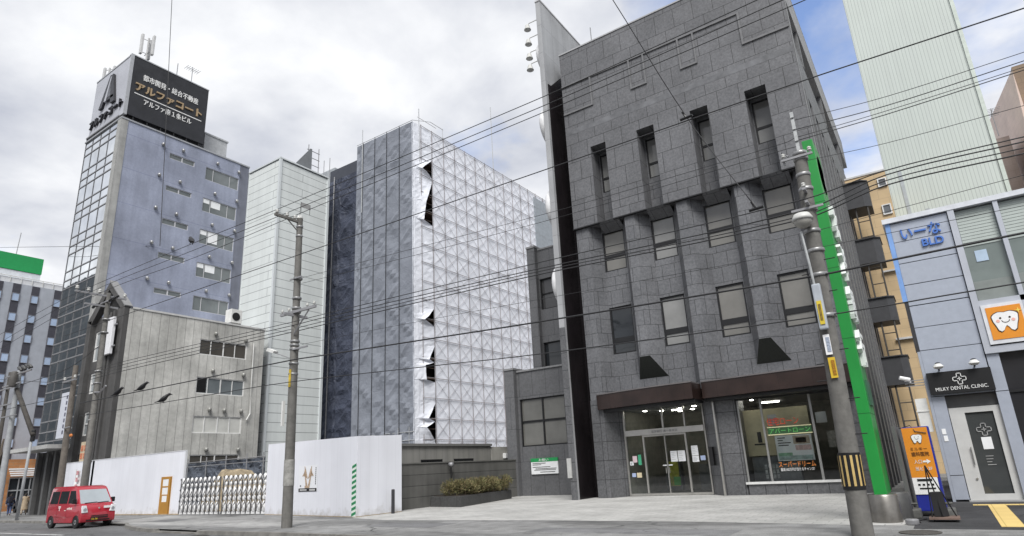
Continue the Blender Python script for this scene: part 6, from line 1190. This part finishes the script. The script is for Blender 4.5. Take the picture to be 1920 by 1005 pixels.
text('plate_number', '53-36', mat('plate_yellow', (0, 0, 0)), None, 'x', 1.735, -.29, -.03, .345, .42, .004, 1, .02)
pt = [o for o in bpy.data.objects if o.name.startswith('plate_number')][0]; pt.parent = pl
b = MB(); b.box(1.69, 1.705, .2, .52, .83, .93); b.build('front_sticker', white, VN, local=True)
b = MB(); b.lathe([(.04, 0), (.04, .012)], (1.69, .0, .85), 12, 'x'); b.build('badge', steel, VN, local=True)
b = MB(); b.box(-1.5, .5, -.6, .6, .2, .34); b.build('underbody', black, VN, local=True)

# ================================================================== TWO PEOPLE WALKING AWAY
def skinned(name, verts, edges, radii, m, parent, lv=2, root=0):
    me = bpy.data.meshes.new(name); me.from_pydata(verts, edges, []); o = bpy.data.objects.new(name, me); COL.objects.link(o)
    sm = o.modifiers.new('skin', 'SKIN'); sm.use_smooth_shade = True; ss = o.modifiers.new('sub', 'SUBSURF'); ss.levels = lv; ss.render_levels = lv
    for i, r_ in enumerate(radii): me.skin_vertices[0].data[i].radius = (r_, r_) if not isinstance(r_, tuple) else r_
    me.skin_vertices[0].data[root].use_root = True
    bpy.context.view_layer.update(); dg = bpy.context.evaluated_depsgraph_get(); nm = bpy.data.meshes.new_from_object(o.evaluated_get(dg))
    bpy.data.objects.remove(o); bpy.data.meshes.remove(me); nm.name = name
    r = bpy.data.objects.new(name, nm); COL.objects.link(r); nm.materials.clear(); nm.materials.append(m); r.parent = parent
    for p in nm.polygons: p.use_smooth = True
    return r
skin_m = mat('skin', (.52, .33, .24), .55, .05)
def person(loc, rz, label, top, legs, hairm, coat=False, stride=.26, H=1.66, s=1):
    t = lthing('person', label, 'person', loc, rz, None); t.scale = (H / 1.68,) * 3
    a = stride * s
    J = {'pel': (0, 0, .92), 'sp': (.02, 0, 1.15), 'ch': (.03, 0, 1.32), 'nk': (.03, 0, 1.44), 'hd0': (.05, 0, 1.52), 'hd1': (.05, 0, 1.62),
         'hl': (0, .09, .86), 'kl': (a * .7 + .03, .09, .48), 'al': (a - .02, .09, .09), 'tl': (a + .14, .10, .04),
         'hr': (0, -.09, .86), 'kr': (-a * .35 + .03, -.09, .47), 'ar': (-a - .03, -.09, .12), 'tr': (-a + .10, -.1, .04),
         'sl': (.02, .18, 1.37), 'el': (-.1, .24, 1.12), 'wl': (-.05 - a * .4, .25, .88), 'sr': (.02, -.18, 1.37), 'er': (.03, -.24, 1.12), 'wr': (.16, -.25, .9)}
    K = list(J); E_ = [('pel', 'sp'), ('sp', 'ch'), ('ch', 'nk'), ('nk', 'hd0'), ('hd0', 'hd1'), ('pel', 'hl'), ('hl', 'kl'), ('kl', 'al'), ('al', 'tl'), ('pel', 'hr'), ('hr', 'kr'), ('kr', 'ar'), ('ar', 'tr'), ('ch', 'sl'), ('sl', 'el'), ('el', 'wl'), ('ch', 'sr'), ('sr', 'er'), ('er', 'wr')]
    RD = dict(pel=.13, sp=.115, ch=.135, nk=.055, hd0=.085, hd1=.095, hl=.085, kl=.06, al=.04, tl=.035, hr=.085, kr=.06, ar=.04, tr=.035, sl=.06, el=.045, wl=.03, sr=.06, er=.045, wr=.03)
    V = [J[k] for k in K]; ED = [(K.index(p), K.index(q)) for p, q in E_]; RR = [RD[k] for k in K]
    for sd, w in ((1, 'wl'), (-1, 'wr')):     # five fingers on each hand
        wx, wy, wz = J[w]; pi_ = len(V); V.append((wx + .01, wy, wz - .08)); RR.append(.032); ED.append((K.index(w), pi_))
        for k in range(4):
            i0 = len(V); V.append((wx + .035 - .02 * k, wy, wz - .13 - .006 * (k in (1, 2)))); V.append((wx + .05 - .02 * k, wy - .015 * sd, wz - .17 - .008 * (k in (1, 2)))); RR += [.009, .008]; ED += [(pi_, i0), (i0, i0 + 1)]
        i0 = len(V); V.append((wx + .055, wy - .01 * sd, wz - .08)); V.append((wx + .07, wy - .02 * sd, wz - .115)); RR += [.01, .009]; ED += [(pi_, i0), (i0, i0 + 1)]
    skinned('body', V, ED, RR, skin_m, t)
    def sub(keys, edges, rad, name, m, lv=2): return skinned(name, [J[k] for k in keys], [(keys.index(p), keys.index(q)) for p, q in edges], rad, m, t, lv)
    J['hem'] = (0, 0, .78); J['nb'] = (.03, 0, 1.43)
    sub(['pel', 'sp', 'ch', 'nb', 'sl', 'el', 'wl', 'sr', 'er', 'wr', 'hem'], [('pel', 'sp'), ('sp', 'ch'), ('ch', 'nb'), ('ch', 'sl'), ('sl', 'el'), ('el', 'wl'), ('ch', 'sr'), ('sr', 'er'), ('er', 'wr'), ('pel', 'hem')], [.175, .16, .175, .075, .085, .068, .05, .085, .068, .05, .19], 'jacket', top)
    sub(['pel', 'hl', 'kl', 'al', 'hr', 'kr', 'ar'], [('pel', 'hl'), ('hl', 'kl'), ('kl', 'al'), ('pel', 'hr'), ('hr', 'kr'), ('kr', 'ar')], [.15, .105, .08, .065, .105, .08, .065], 'trousers', legs)
    for k, q in (('al', 'tl'), ('ar', 'tr')):
        J['x0'] = (J[k][0] - .04, J[k][1], J[k][2] - .035); J['x1'] = (J[q][0] + .02, J[q][1], J[q][2]); sub(['x0', 'x1'], [('x0', 'x1')], [.05, .042], 'shoe', dark_metal)
    if coat:
        b = MB(); rg = [(1.2, .17, .2), (1.0, .18, .21), (.8, .21, .23), (.55, .25, .25), (.42, .27, .26)]; v = []
        for z, rx, ry in rg:
            for k in range(14): v.append((.0 + rx * cos(2 * pi * k / 14) * (1 + .05 * sin(3 * k)), ry * sin(2 * pi * k / 14), z))
        b.add(v, [(i * 14 + k, i * 14 + (k + 1) % 14, (i + 1) * 14 + (k + 1) % 14, (i + 1) * 14 + k) for i in range(4) for k in range(14)]); b.build('coat_skirt', top, t, True, local=True)
    b = MB(); b.ball((.035, 0, 1.60), .112, .1, .115, 12, 9); b.ball((-.03, 0, 1.52), .07, .08, .09, 10, 7); b.build('hair', hairm, t, True, local=True)
    b = MB(); [b.ball((.145, y, 1.575), .012, .014, .01, 6, 5) for y in (-.035, .035)]; b.build('eyes', black, t, local=True)
    b = MB(); b.ball((.15, 0, 1.545), .018, .014, .025, 6, 5); b.ball((.05, .1, 1.56), .02, .012, .03, 6, 5); b.ball((.05, -.1, 1.56), .02, .012, .03, 6, 5); b.build('nose_and_ears', skin_m, t, True, local=True)
    b = MB(); b.box(.137, .146, -.028, .028, 1.498, 1.508); b.build('mouth', mat('lips', (.4, .16, .14), .6), t, local=True)
    return t
hairm = mat('hair_dark', (.02, .016, .014), .6)
pa = person((-63.7, 20.4, 0), 2.75, 'person in dark navy jacket and blue jeans walking left of the one in beige', mat('navy_cloth', (.018, .022, .05), .85), mat('denim', (.07, .1, .2), .85), hairm, s=1)
pb_ = person((-62.2, 20.9, 0), 2.6, 'person in long beige coat walking with dark hair behind the red van', mat('beige_cloth', (.42, .33, .23), .85), mat('beige_trouser', (.35, .29, .22), .85), hairm, True, s=-1)
bg_ = MB(); bg_.box(-63.45, -63.15, 20.1, 20.4, 1.0, 1.45); tag(bg_.build('backpack', mat('bag_dark', (.02, .02, .03), .8), None, bevel=.05), 'dark bag on the back of the person in navy', 'bag')
bpy.context.view_layer.update()

for x, y, lab in ((-22.2, 12.75, 'rectangular iron drain grate by the kerb near the hoarding pole'), (-12.0, 12.25, 'rectangular iron drain grate by the kerb before the bank forecourt')):
    b = MB(); b.box(x - .35, x + .35, y - .2, y + .2, -.12, -.112)
    for k in range(9): b.box(x - .31 + .075 * k, x - .27 + .075 * k, y - .16, y + .16, -.112, -.1)
    tag(b.build('drain_grate', mat('iron_cover', (.07, .065, .06), .7, .3, 20)), lab, 'drain grate')
# ------------------------------------------------------------------ loose pieces that were modelled together become parts of their own
def split_loose(o):
    me = o.data; bm = bmesh.new(); bm.from_mesh(me); bm.verts.ensure_lookup_table(); seen = set(); isl = []
    for v in bm.verts:
        if v.index in seen: continue
        st = [v]; seen.add(v.index); cur = []
        while st:
            a = st.pop(); cur.append(a.index)
            for e in a.link_edges:
                q = e.other_vert(a)
                if q.index not in seen: seen.add(q.index); st.append(q)
        isl.append(set(cur))
    bm.free()
    if len(isl) < 2: return
    co = [tuple(v.co) for v in me.vertices]; polys = [(tuple(p.vertices), p.use_smooth) for p in me.polygons]; base = o.name.split('.')[0]
    for k, g in enumerate(isl):
        idx = sorted(g); mp = {j: i for i, j in enumerate(idx)}
        nm = bpy.data.meshes.new(base); nm.from_pydata([co[j] for j in idx], [], [tuple(mp[j] for j in f) for f, _ in polys if f[0] in g])
        for p, sm in zip(nm.polygons, [sm for f, sm in polys if f[0] in g]): p.use_smooth = sm
        nm.materials.append(me.materials[0])
        if k == 0: o.data = nm
        else:
            c = o.copy(); c.data = nm; COL.objects.link(c)
for o in [o for o in bpy.data.objects if o.type == 'MESH' and o.parent is not None and o.name.split('.')[0] in ('band', 'drip_ledge', 'step_bolt', 'door_arrows', 'door_handle', 'hung_sheet', 'bracket', 'insulator', 'entrance_pane', 'wall_plates', 'eyes', 'billboard_feet', 'ground_floor_posts', 'base_weight', 'relief_moulding', 'corner_trim', 'entrance_pier', 'lintel', 'leaflet_counter', 'interior_machines', 'wipers', 'wheel_well', 'louvre_strip', 'front_column', 'pictures', 'cheeks', 'crossarm', 'top_rail', 'shop_window_frame', 'hanger', 'pipes', 'lightning_rod', 'canopy_soffit', 'fin_disc_sign', 'trim', 'side_lettering', 'billboard_trim', 'coping')]: split_loose(o)
bpy.context.view_layer.update()
